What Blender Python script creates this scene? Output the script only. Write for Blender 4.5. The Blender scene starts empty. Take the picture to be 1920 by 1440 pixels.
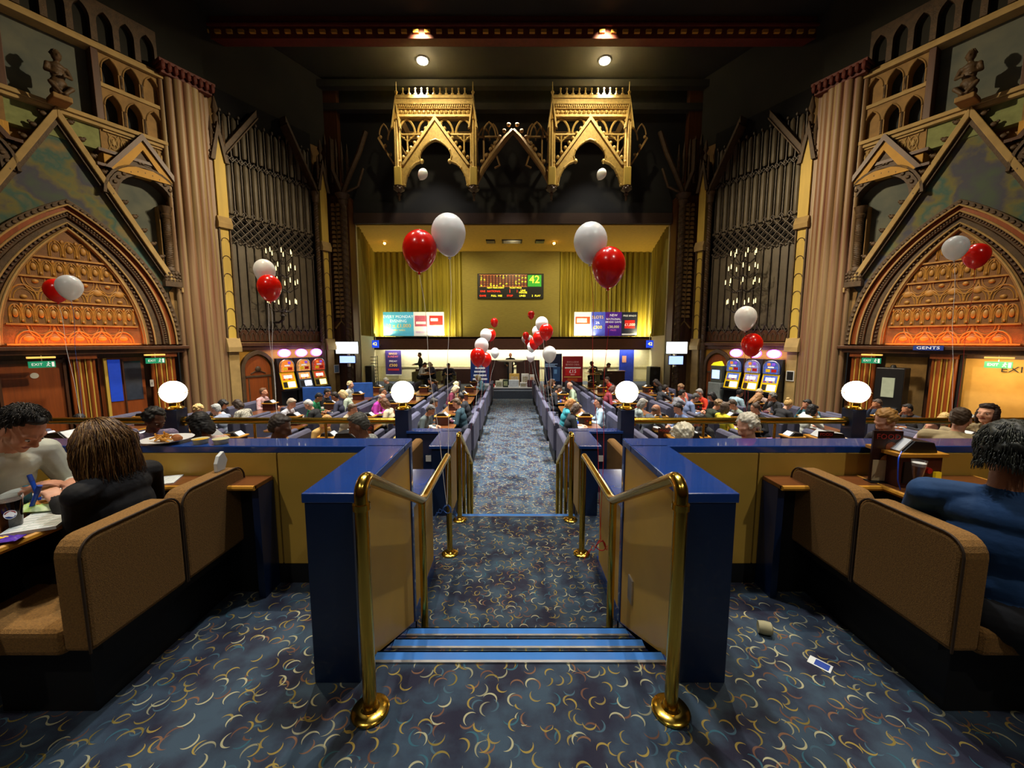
import bpy, bmesh, math, random
from mathutils import Vector, Matrix, Euler
import numpy as np
random.seed(7)
PI=math.pi; sin=math.sin; cos=math.cos
SC=bpy.context.scene; COL=SC.collection
R=math.radians
# ------------------------------------------------------------------ camera, world, lights
CAMX,CAMH,PITCH,FPX=-.036,1.55,R(6.25),730.0
cam=bpy.data.objects.new('camera',bpy.data.cameras.new('camera')); COL.objects.link(cam)
cam.location=(CAMX,0,CAMH); cam.rotation_euler=(PI/2-PITCH,0,0)
cam.data.sensor_width=36; cam.data.lens=36*FPX/1920; cam.data.clip_start=.05; cam.data.clip_end=100
SC.camera=cam
SC.view_settings.view_transform='Standard'; SC.view_settings.look='None'
SC.view_settings.exposure=0.42; SC.view_settings.gamma=1; SC.view_settings.use_curve_mapping=False
w=bpy.data.worlds.new('world'); SC.world=w; w.use_nodes=True
w.node_tree.nodes['Background'].inputs[0].default_value=(.9,.85,.75,1); w.node_tree.nodes['Background'].inputs[1].default_value=.012
def lamp(kind,name,loc,tgt,power,col=(1,.83,.58),size=.3,angle=80,blend=.6,size_y=None):
    l=bpy.data.lights.new(name,kind); l.energy=power; l.color=col
    if kind=='AREA':
        l.size=size
        if size_y: l.shape='RECTANGLE'; l.size_y=size_y
    else: l.shadow_soft_size=size
    if kind=='SPOT': l.spot_size=R(angle); l.spot_blend=blend
    o=bpy.data.objects.new(name,l); COL.objects.link(o); o.location=loc
    d=Vector(tgt)-Vector(loc)
    o.rotation_euler=d.to_track_quat('-Z','Y').to_euler()
    return o
WARM=(1,.80,.52); NEUT=(1,.93,.82)
for s in (-1,1):
    # house downlights over the bingo floor
    lamp('SPOT','house_spot',(s*3.4,15.4,10.9),(s*3.2,14.2,-1),3800,NEUT,.25,80,.5)
    lamp('SPOT','house_spot',(s*3.2,9.5,10.9),(s*3.8,9.6,-1),4300,NEUT,.25,66,.5)
    lamp('SPOT','house_spot',(s*7.0,8.6,10.6),(s*7.2,9.6,-1),2600,NEUT,.25,66,.5)
    # wall washers crossing the hall
    lamp('SPOT','wall_spot',(s*3.0,11.4,10.9),(-s*11.0,9.7,4.3),3600,WARM,.12,54,.9)
    lamp('SPOT','wall_spot',(s*1.0,10.5,10.6),(-s*9.2,13.2,3.8),1700,WARM,.2,46,.9)
    # lights thrown on the hanging canopies
    lamp('SPOT','canopy_spot',(s*2.9,13.0,11.2),(s*2.95,15.7,9.4),520,(1,.84,.5),.1,84,.9)
    # foreground soffit lights above and behind the viewer
    lamp('SPOT','soffit_spot',(s*1.2,-1.1,4.4),(s*.6,1.6,0),22,NEUT,.12,70,.9)
    lamp('SPOT','soffit_spot',(s*1.8,5.5,10.8),(s*.6,1.5,0),1150,NEUT,.07,30,.9)
    # curtain up-lights on the stage bay ledge
    lamp('AREA','curtain_uplight',(s*7.2,21.75,1.9),(s*7.35,22.6,4.6),80,(1,.86,.4),.8)
    lamp('AREA','curtain_uplight',(s*4.0,21.75,1.9),(s*4.0,22.6,4.8),80,(1,.86,.4),1.2)
    lamp('SPOT','bay_spot',(s*3.2,19.0,6.3),(s*3.2,22.5,2.6),330,(1,.84,.42),.1,110,.8)
    # orange glow at the foot of each carved tympanum
    lamp('AREA','arch_glow',(s*(7.07+.4848*8.3-.8746*.02),17.3-.8746*8.3-.4848*.02,1.46),(s*(7.07+.4848*8.3+.8746*.12),17.3-.8746*8.3+.4848*.12,2.0),14,(1,.17,.02),2.3,size_y=.06)
lamp('SPOT','bay_spot',(0,18.6,6.3),(0,22.3,3.0),190,(1,.84,.45),.1,110,.8)
lamp('SPOT','aisle_spot',(0,9,10.9),(0,10.6,-1),7500,(.84,.92,1),.2,44,.8)
for s in (-1,1): lamp('SPOT','table_spot',(s*3.4,3.9,7.5),(s*3.2,3.4,-.2),700,WARM,.15,62,.8)
lamp('SPOT','house_spot',(0,3.4,8.5),(0,3.4,-.5),700,(.95,.97,1),.15,60,.7)
lamp('SPOT','house_spot',(0,15.6,10.9),(0,16.8,-1),2600,NEUT,.2,34,.8)  # added fill lamp, brightens the far aisle and stage front
lamp('SPOT','stage_fill_spot',(0,17.0,6.2),(0,18.9,-.6),420,NEUT,.15,70,.8)  # fill lamp put in to brighten the podium and prize table
for s in (-1,1): lamp('SPOT','front_fill_spot',(s*4.0,-3.0,8.6),(s*3.6,6.5,1.0),520,NEUT,.1,72,.7)  # added front fill from behind the viewer, lifts balloons and faces
# fluorescent cove behind the brown fascia of the stage recess
lamp('AREA','cove_light',(0,22.1,1.2),(0,22.3,-.6),260,(1,.97,.86),14.5,size_y=.16)
# ------------------------------------------------------------------ helpers
def hx(h,k=1.0):
    h=h.lstrip('#'); v=[int(h[i:i+2],16)/255 for i in (0,2,4)]
    return tuple(k*(c/12.92 if c<=.04045 else ((c+.055)/1.055)**2.4) for c in v)
MATS={}
def mat(name,col=(.5,.5,.5),rough=.6,metal=0,var=.15,scale=8,bump=0,bscale=60,emit=None,es=0,spec=.5,stretch=None,alpha=1,trans=0,col2=None,coat=0):
    if name in MATS: return MATS[name]
    m=bpy.data.materials.new(name); m.use_nodes=True; nt=m.node_tree; b=nt.nodes['Principled BSDF']
    if isinstance(col,str): col=hx(col)
    if isinstance(col2,str): col2=hx(col2)
    b.inputs['Roughness'].default_value=rough; b.inputs['Metallic'].default_value=metal
    b.inputs['Specular IOR Level'].default_value=spec; b.inputs['Coat Weight'].default_value=coat
    b.inputs['Transmission Weight'].default_value=trans; b.inputs['Alpha'].default_value=alpha
    tc=nt.nodes.new('ShaderNodeTexCoord'); vec=tc.outputs['Object']
    if stretch:
        mp=nt.nodes.new('ShaderNodeMapping'); mp.inputs['Scale'].default_value=stretch; nt.links.new(vec,mp.inputs[0]); vec=mp.outputs[0]
    n=nt.nodes.new('ShaderNodeTexNoise'); n.inputs['Scale'].default_value=scale; n.inputs['Detail'].default_value=4; nt.links.new(vec,n.inputs['Vector'])
    r=nt.nodes.new('ShaderNodeValToRGB'); e=r.color_ramp.elements; e[0].position=.3; e[1].position=.7
    c2=col2 if col2 else tuple(min(1,c*(1+var)) for c in col); c1=col if col2 else tuple(c*(1-var) for c in col)
    e[0].color=(*c1,1); e[1].color=(*c2,1); nt.links.new(n.outputs['Fac'],r.inputs[0]); nt.links.new(r.outputs[0],b.inputs['Base Color'])
    if bump:
        n2=nt.nodes.new('ShaderNodeTexNoise'); n2.inputs['Scale'].default_value=bscale; nt.links.new(vec,n2.inputs['Vector'])
        bp=nt.nodes.new('ShaderNodeBump'); bp.inputs['Strength'].default_value=bump; bp.inputs['Distance'].default_value=.01
        nt.links.new(n2.outputs['Fac'],bp.inputs['Height']); nt.links.new(bp.outputs[0],b.inputs['Normal'])
    if emit:
        if isinstance(emit,str): emit=hx(emit)
        b.inputs['Emission Color'].default_value=(*emit,1); b.inputs['Emission Strength'].default_value=es
    MATS[name]=m; return m
class MB:
    """collects shapes; tf maps local points to the final frame"""
    def __init__(s,tf=None): s.v=[];s.f=[];s.m=[];s.tf=tf;s.mi=0
    def add(s,vs,fs,mi=None):
        k=len(s.v)
        s.v+= [s.tf(*p) for p in vs] if s.tf else [tuple(p) for p in vs]
        s.f+=[tuple(i+k for i in f) for f in fs]; s.m+=[s.mi if mi is None else mi]*len(fs); return s
    def box(s,a,b,mi=None):
        x0,y0,z0=a;x1,y1,z1=b
        return s.add([(x0,y0,z0),(x1,y0,z0),(x1,y1,z0),(x0,y1,z0),(x0,y0,z1),(x1,y0,z1),(x1,y1,z1),(x0,y1,z1)],
              [(0,3,2,1),(4,5,6,7),(0,1,5,4),(1,2,6,5),(2,3,7,6),(3,0,4,7)],mi)
    def prism(s,poly,a0,a1,axis='y',mi=None):
        """poly in the two other axes, extruded along axis from a0 to a1"""
        def P(p,a): return {'x':(a,p[0],p[1]),'y':(p[0],a,p[1]),'z':(p[0],p[1],a)}[axis]
        n=len(poly); vs=[P(p,a0) for p in poly]+[P(p,a1) for p in poly]
        return s.add(vs,[tuple(range(n)),tuple(range(2*n-1,n-1,-1))]+[(i,(i+1)%n,n+(i+1)%n,n+i) for i in range(n)],mi)
    def ring(s,A,B,o0,o1,mi=None,closed=False):
        """solid strip between two matching (x,z) polylines, y from o0 to o1"""
        n=len(A); vs=[(p[0],o0,p[1]) for p in A]+[(p[0],o0,p[1]) for p in B]+[(p[0],o1,p[1]) for p in A]+[(p[0],o1,p[1]) for p in B]
        fs=[]
        for i in range(n if closed else n-1):
            j=(i+1)%n
            fs+=[(i,j,n+j,n+i),(2*n+i,3*n+i,3*n+j,2*n+j),(i,2*n+i,2*n+j,j),(n+i,n+j,3*n+j,3*n+i)]
        if not closed: fs+=[(0,n,3*n,2*n),(n-1,3*n-1,4*n-1,2*n-1)]
        return s.add(vs,fs,mi)
    def tube(s,pts,r,n=8,mi=None,caps=True,closed=False):
        pts=[Vector(p) for p in pts]; N=len(pts); rs=r if isinstance(r,(list,tuple)) else [r]*N
        vs=[];fs=[];ref=None
        for i,p in enumerate(pts):
            if closed: d=pts[(i+1)%N]-pts[i-1]
            else: d=(pts[min(i+1,N-1)]-pts[max(i-1,0)])
            d=d.normalized() if d.length>1e-9 else Vector((0,0,1))
            if ref is None: ref=Vector((0,0,1)) if abs(d.z)<.9 else Vector((1,0,0))
            a=d.cross(ref)
            if a.length<1e-4: a=d.cross(Vector((.3,.9,.2)))
            a.normalize(); b=d.cross(a).normalized(); ref=-b if False else a.cross(d)
            for k in range(n):
                t=2*PI*k/n; q=p+a*(cos(t)*rs[i])+b*(sin(t)*rs[i]); vs.append(q[:])
        for i in range(N if closed else N-1):
            j=(i+1)%N
            for k in range(n): fs.append((i*n+k,i*n+(k+1)%n,j*n+(k+1)%n,j*n+k))
        if caps and not closed: fs+=[tuple(range(n-1,-1,-1)),tuple((N-1)*n+k for k in range(n))]
        return s.add(vs,fs,mi)
    def cyl(s,p0,p1,r0,r1=None,n=12,mi=None): return s.tube([p0,p1],[r0,r0 if r1 is None else r1],n,mi)
    def lathe(s,prof,c=(0,0,0),n=16,mi=None,axis='z'):
        vs=[];fs=[];m=len(prof)
        for r,z in prof:
            for k in range(n):
                t=2*PI*k/n; q=(r*cos(t),r*sin(t),z)
                if axis=='y': q=(q[0],q[2],q[1])
                vs.append((c[0]+q[0],c[1]+q[1],c[2]+q[2]))
        for i in range(m-1):
            for k in range(n): fs.append((i*n+k,i*n+(k+1)%n,(i+1)*n+(k+1)%n,(i+1)*n+k))
        fs+=[tuple(range(n-1,-1,-1)),tuple((m-1)*n+k for k in range(n))]
        return s.add(vs,fs,mi)
    def ell(s,c,r,n=12,m=8,mat3=None,mi=None):
        if not isinstance(r,(tuple,list)): r=(r,r,r)
        vs=[];fs=[]
        for i in range(m+1):
            ph=PI*i/m
            for k in range(n):
                t=2*PI*k/n; q=Vector((r[0]*sin(ph)*cos(t),r[1]*sin(ph)*sin(t),r[2]*cos(ph)))
                if mat3: q=mat3@q
                vs.append((c[0]+q.x,c[1]+q.y,c[2]+q.z))
        for i in range(m):
            for k in range(n): fs.append((i*n+k,(i+1)*n+k,(i+1)*n+(k+1)%n,i*n+(k+1)%n))
        return s.add(vs,fs,mi)
    def mesh(s,name,mats,smooth=False):
        me=bpy.data.meshes.new(name); me.from_pydata(s.v,[],s.f)
        if not isinstance(mats,(list,tuple)): mats=[mats]
        for q in mats: me.materials.append(q)
        me.polygons.foreach_set('material_index',s.m)
        bm=bmesh.new(); bm.from_mesh(me); bmesh.ops.remove_doubles(bm,verts=bm.verts,dist=1e-5)
        bmesh.ops.recalc_face_normals(bm,faces=bm.faces); bm.to_mesh(me); bm.free()
        if smooth: me.polygons.foreach_set('use_smooth',[True]*len(me.polygons))
        return me
    def build(s,name,mats,parent=None,smooth=False,bevel=0,seg=2,loc=None):
        o=bpy.data.objects.new(name,s.mesh(name,mats,smooth)); COL.objects.link(o)
        if loc: o.location=loc
        if parent: o.parent=parent
        if bevel:
            b=o.modifiers.new('bevel','BEVEL'); b.width=bevel; b.segments=seg; b.limit_method='ANGLE'; b.angle_limit=R(40)
        if smooth and smooth!='all' :
            try: o.data.set_sharp_from_angle(angle=R(40))
            except Exception: pass
        return o
def tag(o,label,cat,group=None,kind=None):
    o['label']=label
    if cat: o['category']=cat
    if group: o['group']=group
    if kind: o['kind']=kind
    return o
def struct(o,label=None):
    o['kind']='structure'
    if label: o['label']=label
    return o
def thing(name,label,cat,loc=(0,0,0),rz=0,group=None):
    o=bpy.data.objects.new(name,None); COL.objects.link(o); o.location=loc; o.rotation_euler=(0,0,rz); o.empty_display_size=.1
    return tag(o,label,cat,group)
KIDS={}
def dup(root,loc,rz,label,group=None):
    r=root.copy(); COL.objects.link(r); r.location=loc; r.rotation_euler=(0,0,rz); r['label']=label
    if group: r['group']=group
    def rec(src,dst):
        for ch in list(src.children):
            c=ch.copy(); COL.objects.link(c); c.parent=dst; rec(ch,c)
    rec(root,r); return r
def text(s,size,loc,rot,m,parent,name='lettering',ex=.002,sx=1,align='CENTER'):
    cu=bpy.data.curves.new('t','FONT'); cu.body=s; cu.size=size; cu.extrude=ex; cu.align_x=align; cu.align_y='CENTER'; cu.resolution_u=2
    ob=bpy.data.objects.new('t',cu); COL.objects.link(ob)
    dg=bpy.context.evaluated_depsgraph_get(); me=bpy.data.meshes.new_from_object(ob.evaluated_get(dg))
    bpy.data.objects.remove(ob); me.materials.clear(); me.materials.append(m)
    o=bpy.data.objects.new(name,me); COL.objects.link(o); o.location=loc; o.rotation_euler=rot; o.scale=(sx,1,1)
    if parent: o.parent=parent
    return o
# sight lines used for measuring: pixel of the photograph -> point at a given depth or height
def ray(px,py):
    a=(px-960)/FPX;b=(720-py)/FPX; return (a,cos(PITCH)+b*sin(PITCH),-sin(PITCH)+b*cos(PITCH))
def aty(px,py,y):
    r=ray(px,py);t=y/r[1]; return (CAMX+r[0]*t,y,CAMH+r[2]*t)
def atz(px,py,z):
    r=ray(px,py);t=(z-CAMH)/r[2]; return (CAMX+r[0]*t,r[1]*t,z)
def proj(x,y,z):
    dx,dy,dz=x-CAMX,y,z-CAMH; D=dy*cos(PITCH)-dz*sin(PITCH); return 960+FPX*dx/D,720-FPX*(dy*sin(PITCH)+dz*cos(PITCH))/D
def ptarch(w,h,n=14,c=0,z0=0):
    """pointed arch polyline, half width w, height h"""
    Rr=(w*w+h*h)/(2*w); ta=math.asin(min(1,h/Rr)); a=[]
    for i in range(n+1): t=ta*i/n; a.append((w-Rr+Rr*cos(t),Rr*sin(t)))
    a[-1]=(0,h); pts=[(-x,z) for x,z in a]+[(x,z) for x,z in a[::-1][1:]]
    return [(c+x,z0+z) for x,z in pts]
def rdarch(w,n=14,c=0,z0=0,h=None):
    h=h or w; return [(c-w*cos(PI*i/n),z0+h*sin(PI*i/n)) for i in range(n+1)]
# ------------------------------------------------------------------ materials
M={}
M['navy']=mat('navy_gloss_paint','#0e2142',.34,var=.04,coat=.12)
M['blue']=mat('blue_gloss_cap','#1c3f86',.2,var=.06,coat=.5)
M['tanp']=mat('tan_laminate','#bd983f',.45,var=.07,scale=3)
M['black']=mat('black_skirting','#0b0b0c',.6,var=.1)
M['brass']=mat('polished_brass','#dcb54c',.2,1,var=.05)
M['steel']=mat('steel','#c9c9c9',.35,1)
M['stone']=mat('painted_stone','#8a6a38',.75,var=.2,scale=5,bump=.3,bscale=30)
M['stone_dk']=mat('aged_bronze_stone','#4c3820',.6,var=.3,scale=9,bump=.5,bscale=40)
M['stone_lt']=mat('cream_stone','#a58a55',.75,var=.15,scale=4)
M['ochre']=mat('ochre_panel','#b98a2c',.65,var=.12,scale=3)
M['yellow']=mat('yellow_pilaster','#c3a544',.6,var=.12,scale=2,stretch=(4,4,.4))
M['gold']=mat('gilded_tracery','#c2a25a',.5,.15,var=.2,scale=12,bump=.3)
M['mural']=mat('mural','#4d5a4e',.85,var=.2,scale=1.3,col2='#8a7444')
nt_=M['mural'].node_tree; rp_=[n for n in nt_.nodes if n.type=='VALTORGB'][0].color_ramp
for p_,c_ in ((.42,'#4a4a58'),(.5,'#6f6a3e'),(.58,'#3f5f58')): e_=rp_.elements.new(p_); e_.color=(*hx(c_),1)
[n for n in nt_.nodes if n.type=='TEX_NOISE'][0].inputs['Detail'].default_value=8
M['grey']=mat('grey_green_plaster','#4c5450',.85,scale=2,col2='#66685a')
M['pillar']=mat('streaked_marble','#724434',.5,var=.2,scale=5,stretch=(2.5,2.5,.05),col2='#98845a')
M['organ']=mat('organ_pipe_paint','#5a5140',.5,var=.2,scale=3)
M['organ_dk']=mat('organ_tracery','#4a4034',.5,var=.3,scale=8)
M['wood']=mat('dark_oak','#4b2a12',.45,var=.25,scale=3,stretch=(6,6,.5))
M['wood_or']=mat('orange_oak','#8a4417',.4,var=.2,scale=3,stretch=(6,6,.5))
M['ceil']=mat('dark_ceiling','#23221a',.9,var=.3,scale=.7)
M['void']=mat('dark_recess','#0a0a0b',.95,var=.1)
M['redbeam']=mat('red_painted_beam','#5b2214',.6,var=.2)
M['cream']=mat('cream_wall','#d6cda0',.6,var=.05)
M['band']=mat('brown_fascia','#4d2a1c',.5,var=.1)
M['bay']=mat('bay_ceiling','#a8842c',.8,var=.1)
M['baywall']=mat('textured_bay_panel','#8d8040',.85,var=.15,scale=14,stretch=(.3,1,6))
M['curtain']=mat('gold_curtain','#98892f',.6,var=.2,scale=3,stretch=(6,6,.2))
M['bench']=mat('grey_purple_upholstery','#4d4c60',.85,var=.15,bump=.2,bscale=200)
M['bluebench']=mat('bright_blue_upholstery','#1d4f9e',.8)
M['tanbench']=mat('tan_tweed','#86602c',.9,var=.3,scale=140,bump=.4,bscale=300)
M['piping']=mat('dark_piping','#3a2814',.8)
M['ttop']=mat('walnut_table','#6d3f1e',.3,var=.15,scale=3,stretch=(.6,6,6),coat=.2)
M['tedge']=mat('orange_table_edge','#c58a2c',.35,var=.1)
M['paper']=mat('white_paper','#d8dcda',.8,var=.04)
M['white']=mat('white_plastic','#d6d6d2',.5,var=.03)
M['blackp']=mat('black_plastic','#121214',.4)
M['screen']=mat('lit_screen','#ffffff',.4,emit='#f4fbff',es=3.0)
M['screenb']=mat('lit_blue_screen','#b9cdf2',.4,emit='#9cb8f0',es=1.3)
M['globe']=mat('opal_globe','#ffffff',.3,emit='#fff6e2',es=11)
M['lampw']=mat('lit_lamp','#ffffff',.3,emit='#fff1cf',es=12)
M['flame']=mat('candle_bulb','#ffe9a8',.3,emit='#ffe9a0',es=1.6)
M['redb']=mat('red_balloon','#dc1a0c',.2,var=.03,spec=.6)
M['whiteb']=mat('white_balloon','#f2f2ec',.3,var=.02,spec=.5)
for k_ in ('redb','whiteb'):
    q_=M[k_].node_tree.nodes['Principled BSDF']; q_.inputs['Subsurface Weight'].default_value=.55; q_.inputs['Subsurface Radius'].default_value=(.25,.2,.2) if k_=='whiteb' else (.25,.03,.02); q_.inputs['Subsurface Scale'].default_value=1
M['glass']=mat('clear_glass','#ffffff',.03,trans=.95,var=0)
M['red']=mat('red_print','#c01b14',.5); M['yel']=mat('yellow_print','#e5bd1c',.5,emit='#e5bd1c',es=.15)
M['whp']=mat('white_print','#f4f4f4',.5,emit='#ffffff',es=.2)
M['blk']=mat('black_print','#101010',.5)
M['blup']=mat('blue_print','#1b3f9a',.5); M['green']=mat('green_sign','#12704e',.4,emit='#127a55',es=.6)
def carpet(name,base1,base2,cols,crescent=True,cell=.098,fade=1):
    m=bpy.data.materials.new(name); m.use_nodes=True; nt=m.node_tree; N=nt.nodes; L=nt.links; b=N['Principled BSDF']
    b.inputs['Roughness'].default_value=.95; b.inputs['Specular IOR Level'].default_value=.1
    tc=N.new('ShaderNodeTexCoord')
    n=N.new('ShaderNodeTexNoise'); n.inputs['Scale'].default_value=5; n.inputs['Detail'].default_value=5; L.new(tc.outputs['Object'],n.inputs['Vector'])
    r=N.new('ShaderNodeValToRGB'); r.color_ramp.elements[0].position=.38; r.color_ramp.elements[1].position=.62
    r.color_ramp.elements[0].color=(*hx(base1),1); r.color_ramp.elements[1].color=(*hx(base2),1); L.new(n.outputs['Fac'],r.inputs[0])
    last=r.outputs[0]
    def math_(op,a,bb=None,c=None):
        q=N.new('ShaderNodeMath'); q.operation=op
        for i,v in enumerate((a,bb,c)):
            if v is None: continue
            if isinstance(v,(int,float)): q.inputs[i].default_value=v
            else: L.new(v,q.inputs[i])
        return q.outputs[0]
    def vm(op,a,bb=None,sc=None):
        q=N.new('ShaderNodeVectorMath'); q.operation=op
        for i,v in enumerate((a,bb)):
            if v is None: continue
            if isinstance(v,tuple): q.inputs[i].default_value=v
            else: L.new(v,q.inputs[i])
        if sc is not None: q.inputs['Scale'].default_value=sc
        return q
    if crescent:
        for k,(off,mixc,amt) in enumerate(cols):
            sc=vm('SCALE',tc.outputs['Object'],sc=1/cell); ad=vm('ADD',sc.outputs[0],(off,off*1.7,0)); fl=vm('MULTIPLY',ad.outputs[0],(1,1,0))
            v=N.new('ShaderNodeTexVoronoi'); v.voronoi_dimensions='2D'; v.inputs['Scale'].default_value=1; v.inputs['Randomness'].default_value=.72; L.new(fl.outputs[0],v.inputs['Vector'])
            loc=vm('SUBTRACT',fl.outputs[0],v.outputs['Position'])
            d1=vm('LENGTH',loc.outputs[0]).outputs['Value']
            sp=N.new('ShaderNodeSeparateColor'); L.new(v.outputs['Color'],sp.inputs[0])
            an=math_('MULTIPLY',sp.outputs[0],6.2832)
            cx=math_('MULTIPLY',math_('COSINE',an),.095); cy=math_('MULTIPLY',math_('SINE',an),.095)
            cb=N.new('ShaderNodeCombineXYZ'); L.new(cx,cb.inputs[0]); L.new(cy,cb.inputs[1])
            d2=vm('LENGTH',vm('SUBTRACT',loc.outputs[0],cb.outputs[0]).outputs[0]).outputs['Value']
            rad=math_('ADD',math_('MULTIPLY',sp.outputs[1],.12),.28)
            a=math_('LESS_THAN',d1,rad); c=math_('GREATER_THAN',d2,math_('MULTIPLY',rad,1.0))
            mask=math_('MULTIPLY',math_('MULTIPLY',a,c),math_('LESS_THAN',sp.outputs[2],amt))
            rr=N.new('ShaderNodeValToRGB'); rr.color_ramp.interpolation='CONSTANT'
            els=rr.color_ramp.elements; els[0].color=(*hx(mixc[0]),1); els[1].color=(*hx(mixc[1]),1); els[0].position=0; els[1].position=.4
            e3=els.new(.75); e3.color=(*hx(mixc[2]),1); L.new(sp.outputs[1],rr.inputs[0])
            mx=N.new('ShaderNodeMix'); mx.data_type='RGBA'; L.new(mask,mx.inputs[0]); L.new(last,mx.inputs[6]); L.new(rr.outputs[0],mx.inputs[7]); last=mx.outputs[2]
    L.new(last,b.inputs['Base Color'])
    n3=N.new('ShaderNodeTexNoise'); n3.inputs['Scale'].default_value=500; L.new(tc.outputs['Object'],n3.inputs['Vector'])
    bp=N.new('ShaderNodeBump'); bp.inputs['Strength'].default_value=.5; bp.inputs['Distance'].default_value=.004; L.new(n3.outputs['Fac'],bp.inputs['Height']); L.new(bp.outputs[0],b.inputs['Normal'])
    return m
M['carpet']=carpet('crescent_carpet','#2e2e3c','#40505f',[(7.7,('#46606e','#7a5a46','#3a6270'),.6),(3.3,('#8a7a48','#6a4c3e','#8c8a70'),.55),(0,('#978344','#aaa684','#80703a'),.95)],cell=.088)
M['step']=mat('blue_step_nosing','#3b78c2',.3,var=.05)
# ------------------------------------------------------------------ floors and steps
UZ,TZ,LZ,SZ=0.0,-.48,-1.12,-.75
e1,e2,e3=1.784,2.061,2.351
HW=.72
def floorobj(name,boxes,m): 
    b=MB()
    for a,c in boxes: b.box(a,c)
    return struct(b.build(name,m))
floorobj('floor',[((-16,-5,-.3),(16,e1,0)),((-16,e1,-.3),(-HW-.02,2.57,0)),((HW+.02,e1,-.3),(16,2.57,0)),
   ((-HW-.02,e1-.01,-.6),(HW+.02,e2,-.16)),((-HW-.02,e2-.01,-.6),(HW+.02,e3,-.32))],M['carpet'])['label']='upper floor in blue carpet with crescents and two carpeted steps'
floorobj('floor',[((-16,2.57,-.8),(16,4.39,TZ)),((-HW-.02,e3-.01,-.8),(HW+.02,2.57,TZ)),((-16,4.39,-.8),(-HW-.02,5.25,TZ)),((HW+.02,4.39,-.8),(16,5.25,TZ)),
   *[((-HW-.02,4.38+.28*i,-1.2),(HW+.02,4.67+.28*i,TZ-.16*(i+1))) for i in range(3)]],M['carpet'])['label']='middle terrace in crescent carpet'
floorobj('floor',[((-16,5.23,-1.3),(16,18.02,LZ))],M['carpet'])['label']='lower hall floor and aisle in blue grey carpet'
floorobj('floor',[((-9,18.0,-1.3),(9,23,SZ))],mat('stage_carpet','#3d4552',.95,var=.2,scale=20))['label']='raised stage floor with grey carpet'
for i,(ey,z) in enumerate([(e1,0),(e2,-.16),(e3,-.32)]):
    wd=.71
    t=thing('step_nosing',['blue step nosing at the top of the near flight','blue step nosing in the middle of the near flight','blue step nosing lowest in the near flight'][i],'step edge',(0,ey,z),0,'blue step nosings')
    MB().box((-wd,-.046,0),(wd,.012,.006)).box((-wd,.004,-.035),(wd,.012,.006)).build('nosing_strip',M['step'],t)
    MB().box((-wd,-.060,0),(wd,-.046,.009)).build('metal_trim',M['steel'],t)
t=thing('step_nosing','pale step nosing at the far end of the terrace aisle','step edge',(0,4.39,TZ),0,'blue step nosings')
MB().box((-.7,-.05,0),(.7,.01,.006)).build('nosing_strip',M['step'],t); MB().box((-.7,-.06,0),(.7,-.05,.008)).build('metal_trim',M['steel'],t)
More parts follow.
